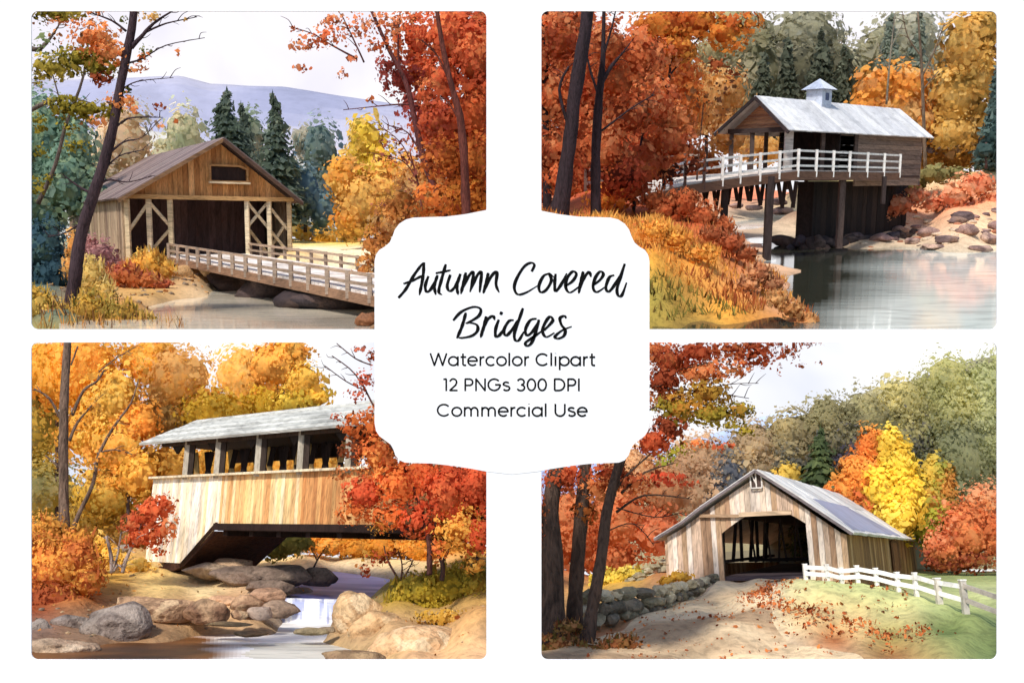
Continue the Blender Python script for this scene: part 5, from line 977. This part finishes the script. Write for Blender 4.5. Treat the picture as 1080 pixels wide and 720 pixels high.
# stone wall
def stonewall(label,pts,h0,h1,n,rowsn,s):
    base=W.P(*pts[0]); mb=MB(); cum=[W.P(*p) for p in pts]; L=[0]
    for i in range(1,len(cum)): L.append(L[-1]+(cum[i]-cum[i-1]).length)
    def at(d):
        for i in range(1,len(L)):
            if d<=L[i] or i==len(L)-1:
                tt=(d-L[i-1])/(L[i]-L[i-1]); return cum[i-1].lerp(cum[i],tt),(cum[i]-cum[i-1]).normalized()
    cols=[pal('#a5987c','#8f8468','#b8ab8e'),pal('#7d745c','#948a70'),pal('#c2b698','#a89c80'),pal('#8a7f6c','#6b6252')]
    for r in range(rowsn):
        d=random.uniform(0,.1)
        while d<L[-1]:
            p,tg=at(d); f=d/L[-1]; H=h0*(1-f)+h1*f; rh=H/rowsn; w=rh*random.uniform(.9,2.6)
            c=p+V(0,0,rh*(r+.5))+V(0,random.uniform(-.02,.02),random.uniform(-.01,.01))
            n0=len(mb.v); mb.ico(c,(w*.56*random.uniform(.9,1.15),rh*.9,rh*random.uniform(.5,.72)),random.choice(cols),2.5,.42,2,r%2==0,s+r*31+d*7)
            # turn the stone along the wall
            an=math.atan2(tg.y,tg.x); R=Matrix.Rotation(an,3,'Z')
            for i in range(n0,len(mb.v)): mb.v[i]=tuple(c+R@(Vector(mb.v[i])-c))
            d+=w*.97
    nm=tag(mb.build('stone_wall','stone',W,base),label,'stone wall'); return nm
stonewall('long dry stone wall curving along the road to the bridge',[(618,664,13.3),(650,657,13.7),(698,648,14.2),(730,637,14.9),(757,622,15.55)],.50,.27,14,3,5)
stonewall('short upper stone wall against the flared corner of the bridge',[(655,628,16.6),(685,616,16.8),(712,607,16.6)],.2,.33,8,3,9)
# fence
fx=[(850,14.55,.22),(873,14.3,.23),(888,14.27,.22),(905,14.2,.24),(925,14.1,.24),(948,13.88,.26),(967,13.7,.31),(991,13.42,.33),(1019,13.06,.43),(1062,12.53,.46),(1108,12.05,.5)]
O=W.gp(850,14.75); t=thing(W,'fence','white two rail wooden fence curving across the lawn from the bridge','fence',O)
gp=[W.gp(a,b) for a,b,c in fx]
for i,(a,b,h) in enumerate(fx):
    s=.055 if i<7 else .075; m=MB(); c=lin('#e6e2da') if i<7 else lin('#c5bdb0'); m.beam(gp[i]-V(0,0,.1),gp[i]+V(0,0,h),s,s,c,up=V(0,1,0)); m.box(gp[i]+V(0,0,h+.008),s*1.15,s*1.15,.016,col=lin('#f2efe8')); m.build('post','white',W,O,t)
for i in range(len(fx)-1):
    for f in (.42,.84):
        m=MB(); c=lin('#f0eeea') if i<8 else lin('#bfb4a8'); m.beam(gp[i]+V(0,-.03,fx[i][2]*f),gp[i+1]+V(0,-.03,fx[i+1][2]*f-.01),.028,.06,c); m.build('rail','white',W,O,t)
# leaf litter
m=MB()
for _ in range(900):
    tpx=random.random(); 
    if random.random()<.6:
        s=random.random(); px=np.interp(s,[0,.4,.7,1],[810,800,860,985])+random.gauss(0,12); py=np.interp(s,[0,.4,.7,1],[620,645,668,688])+random.gauss(0,4)
    else: px=random.uniform(600,960); py=random.uniform(625,695)
    if py>695: continue
    Y=11.7+ (695-py)/85*3.3; p=W.gp(px,Y)+V(0,0,.035)
    m.leaves(p,(.10,.08,.008),2,.023,pal('#c9602c','#e08a44','#a8482a','#d9783c'),3,(.2,1),.25,None,1.5)
tag(m.build('leaves','leaf',W),'orange fallen leaves scattered over road edge and lawn',None,None,'stuff')
# backdrop
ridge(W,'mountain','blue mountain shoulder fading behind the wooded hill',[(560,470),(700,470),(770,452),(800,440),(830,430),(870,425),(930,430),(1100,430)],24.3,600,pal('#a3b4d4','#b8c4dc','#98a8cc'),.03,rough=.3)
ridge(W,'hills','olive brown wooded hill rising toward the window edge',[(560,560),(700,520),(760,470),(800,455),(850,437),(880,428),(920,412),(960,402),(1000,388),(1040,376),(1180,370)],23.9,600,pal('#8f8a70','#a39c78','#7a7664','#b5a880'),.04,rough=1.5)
H=dict(mat='leaf_far',leaf=3.0,core=.9,cov=.85,jit=.4,freq=.7,group='trees on the wooded hill')
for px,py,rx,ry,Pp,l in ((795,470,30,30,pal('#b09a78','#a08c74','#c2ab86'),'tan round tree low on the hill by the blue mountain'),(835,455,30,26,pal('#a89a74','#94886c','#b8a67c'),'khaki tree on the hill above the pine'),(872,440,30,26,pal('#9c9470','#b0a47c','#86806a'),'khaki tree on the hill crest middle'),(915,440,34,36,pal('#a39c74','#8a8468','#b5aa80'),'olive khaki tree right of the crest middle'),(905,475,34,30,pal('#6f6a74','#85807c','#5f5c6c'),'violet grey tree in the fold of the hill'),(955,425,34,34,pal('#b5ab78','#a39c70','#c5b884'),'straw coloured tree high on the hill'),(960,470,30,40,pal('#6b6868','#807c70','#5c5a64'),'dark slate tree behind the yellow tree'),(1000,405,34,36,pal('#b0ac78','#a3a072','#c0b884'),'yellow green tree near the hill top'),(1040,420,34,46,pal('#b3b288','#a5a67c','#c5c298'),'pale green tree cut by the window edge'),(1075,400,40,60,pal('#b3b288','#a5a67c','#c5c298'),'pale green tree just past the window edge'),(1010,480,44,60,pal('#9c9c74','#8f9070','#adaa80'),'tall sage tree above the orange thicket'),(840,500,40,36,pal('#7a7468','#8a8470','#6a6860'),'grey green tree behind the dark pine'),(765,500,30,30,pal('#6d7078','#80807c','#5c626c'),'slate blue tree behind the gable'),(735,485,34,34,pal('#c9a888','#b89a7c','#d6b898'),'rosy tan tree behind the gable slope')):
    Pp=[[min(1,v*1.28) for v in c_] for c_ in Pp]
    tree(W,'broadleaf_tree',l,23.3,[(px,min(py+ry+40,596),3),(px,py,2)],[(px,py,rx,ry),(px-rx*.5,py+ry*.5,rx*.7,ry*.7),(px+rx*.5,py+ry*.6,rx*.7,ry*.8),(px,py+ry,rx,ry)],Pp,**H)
conifer(W,'dark green pine just behind the bridge roof',22.2,862,453,590,40,pal('#4c5a3c','#5f6c48','#3f4c3a','#6f7a4c'),None,'leaf')
bush(W,'bush','small yellow bush peeking over the gable behind the pine',22.6,[(832,500,16,14),(822,512,14,12)],pal('#eccb60','#e0b84c'),mat='leaf',freq=1)
Yt=dict(mat='leaf',leaf=2.8,core=.78,cov=1.1,jit=.5,freq=.9,elong=1.6)
tree(W,'broadleaf_tree','orange tree just behind the middle of the long roof',21.8,[(905,590,4),(908,520,3)],[(918,470,14,22),(905,500,22,28),(890,518,18,22),(925,500,20,30),(930,470,8,14),(878,530,14,16),(915,535,24,24,0,pal('#c9522c','#d96a34','#e88a40'))],pal('#ec9234','#f0a548','#e07c2c'),group='bright trees behind the long roof',**Yt)
tree(W,'broadleaf_tree','tallest lemon yellow tree behind the long roof',21.4,[(945,595,4),(944,520,3)],[(940,470,13,22),(950,490,18,30),(930,515,20,28),(958,520,20,34),(945,545,26,26),(935,480,10,18)],pal('#f2cc3c','#f6d95c','#e3b830','#efc844'),group='bright trees behind the long roof',**Yt)
tree(W,'broadleaf_tree','lime and orange tree right of the lemon yellow tree',21.6,[(985,600,4),(985,530,3)],[(985,500,16,22),(975,525,20,28),(995,525,16,28),(980,555,22,24,0,pal('#b0aa38','#8f9a34','#c9b844')),(1000,500,8,14)],pal('#c9b048','#e0b84c','#a8a848','#e09a44'),group='bright trees behind the long roof',**Yt)
for px,py,rx,ry,Pp,l in ((1110,545,40,50,pal('#d9703c','#e08a50','#c45c34'),'orange tree outside the window edge beyond the lawn'),(1120,450,50,70,pal('#b3b288','#a5a67c','#c5c298'),'sage tree outside the window edge on the hill')):
    tree(W,'broadleaf_tree',l,22.5,[(px,605,4),(px,py,3)],[(px,py,rx,ry),(px+14,py+ry*.5,rx*.8,ry*.5)],Pp,mat='leaf_far',leaf=3.4,cov=.8,core=.85)
bush(W,'bush','orange thicket between the fence and the hill',20.5,[(1020,560,36,34),(1050,555,30,44),(995,578,24,22),(1010,590,40,14,0,pal('#a84a34','#b8583c')),(1040,530,26,24,0,pal('#e8a878','#dd9468'))],pal('#d9703c','#e08a50','#c45c34','#e8a070'),mat='leaf',freq=.8,core=.88)
tree(W,'broadleaf_tree','terracotta tree glowing behind the dark trunks',20,[(640,610,3),(640,540,2)],[(650,545,40,44),(690,560,34,34,0,pal('#e08a5c','#e8a074','#d9784c')),(600,560,40,50),(665,500,40,36,0,pal('#dda878','#e3b88c')),(700,515,34,34,0,pal('#d0a078','#c4946c')),(640,590,44,20)],pal('#dd8a58','#e39c68','#cf7a4c'),mat='leaf_far',leaf=3.4,core=.9,cov=.8,jit=.4,freq=.8)
bush(W,'bush','bright yellow bush behind the long stone wall',16.8,[(650,610,18,11),(668,606,12,9),(632,614,12,9)],pal('#f0d048','#f5dc68','#d9b83c'),mat='leaf',freq=1.5,spikes=20)
bush(W,'bush','ochre grass clump between the two stone walls',15.9,[(718,608,13,6),(705,612,12,5)],pal('#d9a834','#c29030','#e3b84c'),mat='leaf',freq=1.5)
bush(W,'bush','sage shrub behind the upper stone wall',17.5,[(680,608,10,8)],pal('#a8b078','#8f9c68'),mat='leaf',freq=1.5)
r4=pal('#cc5028','#dc6434','#b04424','#e47c42'); o4=pal('#ec8444','#f09a5c','#dd6c34'); l4=pal('#a8922c','#bfa434','#8f7f2a','#c98a2c')
G4='dark trunked trees beside the stone wall'; K=dict(leaf=2.7,cov=1.15,freq=1.7,bark='#4a3a30',group=G4)
tree(W,'maple_tree','grey trunk tree cut by the window edge',12.6,[(582,692,24),(583,640,23),(582,580,22),(580,540,20),(588,490,15)],[(590,505,20,14,0,r4,.5),(560,540,20,30,0,r4,.5)],r4,**K)
tree(W,'maple_tree','leaning brown trunk tree next to the grey trunk',12.9,[(604,690,15),(606,640,16),(610,580,15),(614,530,14),(618,485,12)],[(645,500,30,12,0,r4,.6),(628,515,26,14,0,o4,.5),(618,540,16,12,0,pal('#c9602c','#a8581f'),.4),(665,512,16,6,0,r4,0),(600,500,20,16,0,r4,.5)],r4,**K)
tree(W,'maple_tree','two stemmed tree leaning toward the bridge with olive and red leaves',12.4,[(618,684,13),(625,640,13),(634,590,12),(640,540,11),(650,500,10),(664,455,9),(672,420,7),(680,380,5)],
 [(690,368,30,14,.2,o4,.5),(725,388,34,14,.2,o4,.4),(705,380,22,16,0,r4,.7),(735,372,26,12,0,r4,.7),(770,368,26,9,0,r4,.5),(800,365,24,9,0,r4,.3),(830,372,16,10,0,r4,0),(850,362,18,6,0,r4,0),(700,400,18,16,0,pal('#c4502c','#a8482a'),.7),(740,395,24,12,0,o4,.5),(765,388,24,12,0,o4,.2),(795,376,24,10,0,r4,.2),(700,420,22,14,.2,o4,.4),(790,388,8,5,0,o4,0),(745,415,30,16,0,pal('#c9782c','#a8782a','#b58a2c'),.6),(715,430,26,18,0,l4,.6),(750,436,32,15,0,l4,.6),(780,432,20,9,0,l4,.3),(790,455,14,6,0,l4,0),(775,450,18,7,0,l4,.2),(705,450,20,14,0,pal('#8a3a22','#b04a28'),.6),(690,465,20,16,0,r4,.7),(700,485,16,9,0,pal('#b5b83c','#c9c048'),0),(715,475,18,8,0,pal('#b5a834','#98922c'),0),(735,468,20,6,0,o4,0),(765,470,16,6,0,pal('#d9643c','#e88a54'),0),(700,505,24,8,0,pal('#d9482a','#c43c22'),.2),(725,510,18,5,0,pal('#c9502c'),0),(670,508,16,9,0,r4,.4),(845,385,8,3,0,r4,0),(866,383,7,2,0,r4,0),(805,382,8,9,0,r4,0),(822,390,3,9,0,r4,0)],r4,core=.5,
 branches=[[(646,520,4),(662,500,2.4),(690,475,1.4)],[(655,520,3),(680,498,2),(712,488,1)],[(650,540,3),(680,522,2),(730,526,1)],[(668,440,3),(700,425,2),(740,408,1)],[(690,410,2),(740,412,1.6),(790,420,.8)],[(735,412,1.4),(770,405,1),(800,404,.7)],[(672,425,2.4),(700,395,1.6),(760,380,1)],[(655,512,3),(650,480,6),(655,440,5)],[(650,535,1.6),(690,545,1.2),(720,540,.7)],[(640,560,1.6),(668,552,1.2),(690,575,.7)]],**{k:v for k,v in K.items()})
bush(W,'bush','rust and olive undergrowth at the feet of the dark trunks',12.2,[(590,680,26,12),(625,685,24,9),(655,678,20,9),(600,662,16,8)],pal('#9c6a3c','#b5683c','#7a6a34','#c98a58'),mat='leaf',freq=1.5,core=.6,spikes=30)
# ======================================================= the board, plaque, lettering, skies
def outline_mesh(name,outer,holes,th,y,mat,parent=None,base=V(0,0,0)):
    cu=bpy.data.curves.new(name,'CURVE'); cu.dimensions='2D'; cu.fill_mode='BOTH'; cu.extrude=th/2
    for pl in [outer]+holes:
        sp=cu.splines.new('POLY'); sp.points.add(len(pl)-1)
        for i,(a,b) in enumerate(pl): sp.points[i].co=(a,b,0,1)
        sp.use_cyclic_u=True
    tmp=bpy.data.objects.new('tmp',cu); COL.objects.link(tmp); dg=bpy.context.evaluated_depsgraph_get(); dg.update()
    me=bpy.data.meshes.new_from_object(tmp.evaluated_get(dg)); bpy.data.objects.remove(tmp)
    # plane X,Y -> world X,Z ; curve z -> world -y
    for v in me.vertices: v.co=Vector((v.co.x,y-v.co.z,v.co.y))-base
    me.name=name; me.materials.clear(); me.materials.append(M[mat]); me.validate()
    o=bpy.data.objects.new(name,me); COL.objects.link(o)
    if parent: o.parent=parent
    return o
def px2(px,py,y=10.0): return ((px-540)/F*y,(360-py)/F*y)
def rr(x0,y0,x1,y1,r,y=10.0):
    o=[]
    for cx,cy,a0 in ((x1-r,y0+r,-90),(x1-r,y1-r,0),(x0+r,y1-r,90),(x0+r,y0+r,180)):
        for k in range(7):
            a=math.radians(a0+15*k); o.append(px2(cx+r*math.cos(a),cy+r*math.sin(a),y))
    return o
holes=[rr(33,12,513,347,7),rr(571,12,1051.5,347,7),rr(33,361,513,695,7),rr(571,361,1051.5,695,7)]
bd=outline_mesh('display_board',[px2(-70,-30),px2(1150,-30),px2(1150,750),px2(-70,750)],holes,.012,10.006,'board')
tag(bd,'white display board with four rounded window openings','display board')
q=[(540,217),(513,221.5),(490,226),(470,228.5),(450,229),(436,229.5),(428,231.5),(421,236),(416.5,242),(414,249),(411,255.5),(406,260),(400,263.5),(396.5,268.5),(395,275)]
q2=[(395,446),(396.5,454),(400,459.5),(406,464),(412,468.5),(415,474),(417,480),(421,485),(427,487.5),(436,488),(455,488.5),(478,491),(500,494.5),(513,497),(540,500)]
left=q+q2; right=[(1080-a,b) for a,b in left[::-1]][1:-1]
yp=9.996; pl=[px2(a,b,yp) for a,b in left+right]
c0=V(0,yp,px2(0,360,yp)[1])
pb=outline_mesh('title_plaque',pl,[],.003,yp+.0018,'board',None,c0); pb.location=c0
tag(pb,'white scalloped plaque lettered Autumn Covered Bridges','plaque')
yt=yp-.0
def ribbon(mb,pts,wf,y,th=.0015):
    P=[];n=len(pts)
    for i in range(n-1):
        a=pts[max(i-1,0)];b=pts[i];c=pts[i+1];d=pts[min(i+2,n-1)]
        for k in range(8):
            t_=k/8; P.append(tuple(.5*((2*b[j])+(c[j]-a[j])*t_+(2*a[j]-5*b[j]+4*c[j]-d[j])*t_*t_+(3*b[j]-a[j]-3*c[j]+d[j])*t_**3) for j in (0,1)))
    P.append(tuple(pts[-1])); L=[];R=[]
    for i,p in enumerate(P):
        a=P[max(i-1,0)];b=P[min(i+1,len(P)-1)]; dx_,dy_=b[0]-a[0],b[1]-a[1]; l=math.hypot(dx_,dy_) or 1; nx,ny=-dy_/l,dx_/l; w=wf(i/(len(P)-1),dx_/l,dy_/l)/2
        L.append((p[0]+nx*w,p[1]+ny*w)); R.append((p[0]-nx*w,p[1]-ny*w))
    def T(p): x,z=px2(p[0],p[1],y); return x,z
    f=[];bk=[]
    for l,r in zip(L,R):
        (a,b),(c,d)=T(l),T(r); f.append((mb.addv((a,y-th,b)),mb.addv((c,y-th,d)))); bk.append((mb.addv((a,y,b)),mb.addv((c,y,d))))
    k=(.004,.004,.004)
    for i in range(len(f)-1):
        mb.face([f[i][0],f[i][1],f[i+1][1],f[i+1][0]],k); mb.face([f[i][0],f[i+1][0],bk[i+1][0],bk[i][0]],k); mb.face([f[i][1],bk[i][1],bk[i+1][1],f[i+1][1]],k)
    mb.face([f[0][0],bk[0][0],bk[0][1],f[0][1]],k); mb.face([f[-1][0],f[-1][1],bk[-1][1],bk[-1][0]],k)
script=dict(
A1=[(42,204),(75,165),(110,105),(150,50)],A2=[(154,48),(150,110),(134,192)],A3=[(64,142),(105,128),(150,104)],
u1=[(174,108),(160,150),(166,177),(186,163),(212,110)],u2=[(214,104),(200,150),(206,190)],
t1=[(250,56),(232,120),(219,175),(234,190)],t2=[(205,96),(240,89),(272,82)],
v1=[(270,102),(256,150),(267,174),(290,155),(312,106)],v2=[(314,98),(299,150),(304,190)],
m1=[(338,92),(328,135),(316,186)],m2=[(320,168),(348,112),(370,90),(366,135),(356,178)],m3=[(360,165),(386,108),(406,90),(402,140),(398,180)],
n1=[(436,94),(426,140),(414,184)],n2=[(420,166),(450,108),(474,90),(470,145),(484,180)],
C=[(626,88),(638,60),(622,50),(592,68),(560,120),(550,160),(565,188),(602,180),(652,150)],
o=[(706,96),(678,108),(658,150),(665,178),(690,168),(712,128),(704,97),(722,112)],
v=[(731,98),(727,140),(731,174),(755,145),(780,96)],
e1=[(774,152),(805,130),(822,100),(806,88),(783,115),(775,155),(794,180),(836,152)],
r1=[(852,88),(842,130),(832,184)],r2=[(835,165),(856,115),(878,90),(886,112)],
e2=[(896,147),(925,125),(940,100),(926,88),(905,115),(895,157),(912,178),(952,152)],
d1=[(988,104),(966,114),(951,158),(964,176),(990,145),(1012,104)],d2=[(1034,54),(1016,110),(1000,165),(1006,194),(1022,190),(1042,136)],
B1=[(338,268),(320,330),(298,380)],B2=[(282,302),(318,264),(370,243),(402,252),(394,282),(350,310),(336,314)],B3=[(345,310),(384,320),(389,345),(366,368),(322,378),(298,374)],
ra=[(427,284),(416,330),(402,377)],rb=[(406,355),(430,302),(456,282),(464,300)],
i1=[(482,298),(468,340),(469,372),(486,365),(508,332)],i2=[(496,264),(489,277)],
da=[(548,300),(525,306),(504,345),(514,368),(540,342),(564,300)],db=[(588,248),(570,300),(551,355),(553,386),(570,388),(592,350)],
g1=[(648,294),(620,301),(599,340),(605,367),(630,350),(656,304)],g2=[(658,298),(645,350),(625,400),(606,413),(600,398),(640,370),(677,343)],
e3=[(680,345),(705,320),(719,300),(706,285),(686,310),(673,347),(690,374),(726,355)],
s=[(777,292),(770,282),(750,292),(756,320),(773,345),(766,370),(742,381),(728,372),(760,345),(802,328)])
mb=MB(); rnd=random.Random(4)
for n_,(k_,pts) in enumerate(script.items()):
    pp=[(410+a/4.154,265+b/4.15) for a,b in pts]
    wf=lambda t_,dx_,dy_: (1.75+2.15*abs(dy_*.8+dx_*-.15)**1.2)*(.72+.28*math.sin(min(1,t_*5)*PI/2))*(1 if t_<.82 else 1-.62*(t_-.82)/.18)*(1+.10*math.sin(t_*23+n_))
    ribbon(mb,pp,wf,yp-.00008*n_,.0015)
o=mb.build('title_lettering','ink',None,c0,pb); tag(o,'brush script lettering reading Autumn Covered Bridges')
# plain round lettering
XH=.76; r=.36
def arc(cx,cy,rx,ry,a0,a1,n=14): return [(cx+rx*math.cos(math.radians(a0+(a1-a0)*i/n)),cy+ry*math.sin(math.radians(a0+(a1-a0)*i/n))) for i in range(n+1)]
h=.06; ro=(XH-.0)/2-h+.02; cy=XH/2
GL={
'W':(1.32,[[(.06,1),(.36,.03),(.66,1),(.96,.03),(1.26,1)]]),
'a':(.86,[arc(.40,cy,ro,ro,0,360,24),[(.74,XH),(.74,0)]]),
't':(.50,[[(.22,.98),(.22,.22)]+arc(.34,.18,.12,.13,180,270,5)+[(.46,.05)],[(.04,.70),(.46,.70)]]),
'e':(.82,[[(.08,cy+.01),(.72,cy+.01)]+arc(.40,cy,ro,ro,2,318,22)]),
'r':(.46,[[(.12,XH),(.12,0)],[(.12,.42)]+arc(.34,.44,.22,.26,180,90,6)+[(.42,.70)]]),
'c':(.76,[arc(.40,cy,ro,ro,42,318,20)]),'o':(.82,[arc(.40,cy,ro,ro,0,360,24)]),'l':(.28,[[(.12,1.04),(.12,0)]]),
'C':(1.02,[arc(.52,.5,.45,.45,40,320,24)]),'i':(.28,[[(.12,XH),(.12,0)],[(.12,.985),(.12,1.01)]]),
'p':(.86,[arc(.46,cy,ro,ro,0,360,24),[(.12,XH),(.12,-.32)]]),
'1':(.44,[[(.04,.93),(.26,.95),(.26,0)]]),
'2':(.68,[arc(.32,.70,.25,.26,170,-15,12)+[(.50,.48),(.06,.05),(.64,.05)]]),
'P':(.78,[[(.12,0),(.12,.95),(.38,.95)]+arc(.42,.70,.26,.25,90,-90,12)+[(.12,.45)]]),
'N':(.94,[[(.12,0),(.12,.97),(.80,.03),(.80,1)]]),
'G':(1.08,[arc(.52,.5,.45,.45,40,360,26)+[(.97,.5),(.58,.5)]]),
's':(.66,[arc(.31,.55,.21,.155,25,200,10)+arc(.33,.22,.24,.175,85,-155,12)]),
'3':(.72,[arc(.33,.72,.25,.235,160,-85,12),arc(.33,.27,.28,.235,88,-160,14)]),
'0':(.78,[arc(.38,.5,.30,.45,0,360,26)]),
'D':(.98,[[(.12,.05),(.12,.95),(.38,.95)]+arc(.42,.5,.44,.45,90,-90,16)+[(.12,.05)]]),
'I':(.28,[[(.12,1),(.12,0)]]),
'm':(1.22,[[(.12,XH),(.12,0)],[(.12,.42)]+arc(.35,.43,.23,.28,180,0,10)+[(.58,0)],[(.58,.42)]+arc(.82,.43,.24,.28,180,0,10)+[(1.06,0)]]),
'U':(.94,[[(.12,1),(.12,.38)]+arc(.46,.38,.34,.34,180,360,14)+[(.80,1)]]),
' ':(.36,[])}
def line(text,x0,x1,base,name):
    tot=sum(GL[c][0]+.03 for c in text)-.08; sc=(x1-x0)/tot; mb=MB(); x=x0; k_=0
    for ch in text:
        w,st=GL[ch]
        for s_ in st:
            seg=[(x+a*sc,base-b*13.3) for a,b in s_]
            # straight/arc polyline as mitred strip
            for i in range(len(seg)-1):
                a,b=seg[i],seg[i+1]; k_+=1
                l=math.hypot(b[0]-a[0],b[1]-a[1]) or 1; ex,ey=(b[0]-a[0])/l*.35,(b[1]-a[1])/l*.35
                if len(s_)<5: ex,ey=(0,0) if i==0 and len(seg)==2 else (ex,ey)
                ribbon2(mb,(a[0]-(ex if i else 0),a[1]-(ey if i else 0)),(b[0]+(ex if i<len(seg)-2 else 0),b[1]+(ey if i<len(seg)-2 else 0)),1.85,yp-.000012*k_)
        x+=(w+.03)*sc
    o=mb.build(name,'ink',None,c0,pb); return o
def ribbon2(mb,a,b,w,y,th=.0012):
    l=math.hypot(b[0]-a[0],b[1]-a[1]) or 1; nx,ny=-(b[1]-a[1])/l*w/2,(b[0]-a[0])/l*w/2
    q=[px2(a[0]+nx,a[1]+ny,y),px2(a[0]-nx,a[1]-ny,y),px2(b[0]-nx,b[1]-ny,y),px2(b[0]+nx,b[1]+ny,y)]
    mb.prism([V(x,y,z) for x,z in q],V(0,-th,0),(.002,.002,.002))
tag(line('Watercolor Clipart',453,627.5,385.7,'lettering'),'round black letters reading Watercolor Clipart')
tag(line('12 PNGs 300 DPI',467,612,412.2,'lettering'),'round black letters reading 12 PNGs 300 DPI')
tag(line('Commercial Use',460.5,619.5,439,'lettering'),'round black letters reading Commercial Use')
# skies
SKY1,SKY2=1.0,1.0
M['sky_a']=skymat('pale_cloud_sky',('#e6e3ee','#f1eff4','#f8f6f8'),SKYS,.03)
M['sky_b']=skymat('bright_white_sky',('#d6dbea','#eff0f5','#fbfaf9'),SKYS,.12)
def backdrop(name,xs0,xs1,Y,z0,z1,mat,label,bend=.18):
    mb=MB(); n=40; ids={}
    for i in range(n+1):
        x=xs0+(xs1-xs0)*i/n
        for j in (0,1):
            for k in (0,1):
                ids[i,j,k]=mb.addv((x,Y-bend*Y*(abs(x/max(abs(xs0),abs(xs1)))**2)+k*.02*Y,z0 if j==0 else z1))
    for i in range(n):
        mb.face([ids[i,0,0],ids[i+1,0,0],ids[i+1,1,0],ids[i,1,0]],(1,1,1),True); mb.face([ids[i,0,1],ids[i,1,1],ids[i+1,1,1],ids[i+1,0,1]],(1,1,1),True)
        mb.face([ids[i,1,0],ids[i+1,1,0],ids[i+1,1,1],ids[i,1,1]],(1,1,1))
    return tag(mb.build(name,mat,None),label,None,None,'structure')
backdrop('sky',-120,120,150,-6,78,'sky_a','pale lavender white sky over the two upper scenes',.1)
backdrop('sky',-18,18,24.45,-10.5,.13,'sky_b','white and light blue sky behind the two lower scenes',.0)
# camera, light, world
cam=bpy.data.cameras.new('camera'); cam.sensor_width=36; cam.lens=36*F/1080; cam.clip_start=.1; cam.clip_end=600
co=bpy.data.objects.new('camera',cam); COL.objects.link(co); co.rotation_euler=(PI/2,0,0); S.camera=co
el,azm=math.radians(SUN_EL),math.radians(SUN_AZ)
d=V(-math.sin(azm)*math.cos(el),-math.cos(azm)*math.cos(el),math.sin(el))
sl=bpy.data.lights.new('sun','SUN'); sl.energy=SUN_E; sl.angle=math.radians(SUN_ANG); sl.color=(1,.94,.86)
so=bpy.data.objects.new('sun',sl); COL.objects.link(so); so.rotation_euler=d.to_track_quat('Z','Y').to_euler(); so.location=(-20,-30,50)
w=bpy.data.worlds.new('World'); S.world=w; w.use_nodes=True; nt=w.node_tree
sk=nt.nodes.new('ShaderNodeTexSky'); sk.sky_type='NISHITA'; sk.sun_disc=False; sk.sun_elevation=el; sk.sun_rotation=math.atan2(d.x,d.y)%(2*PI)
bg=nt.nodes['Background']; bg.inputs[1].default_value=SKY_E; nt.links.new(sk.outputs[0],bg.inputs[0])
S.view_settings.view_transform='Standard'; S.view_settings.look='None'; S.view_settings.exposure=EXPO; S.view_settings.gamma=1
S.render.engine='CYCLES'; S.cycles.max_bounces=6; S.cycles.transparent_max_bounces=4; S.cycles.use_denoising=True
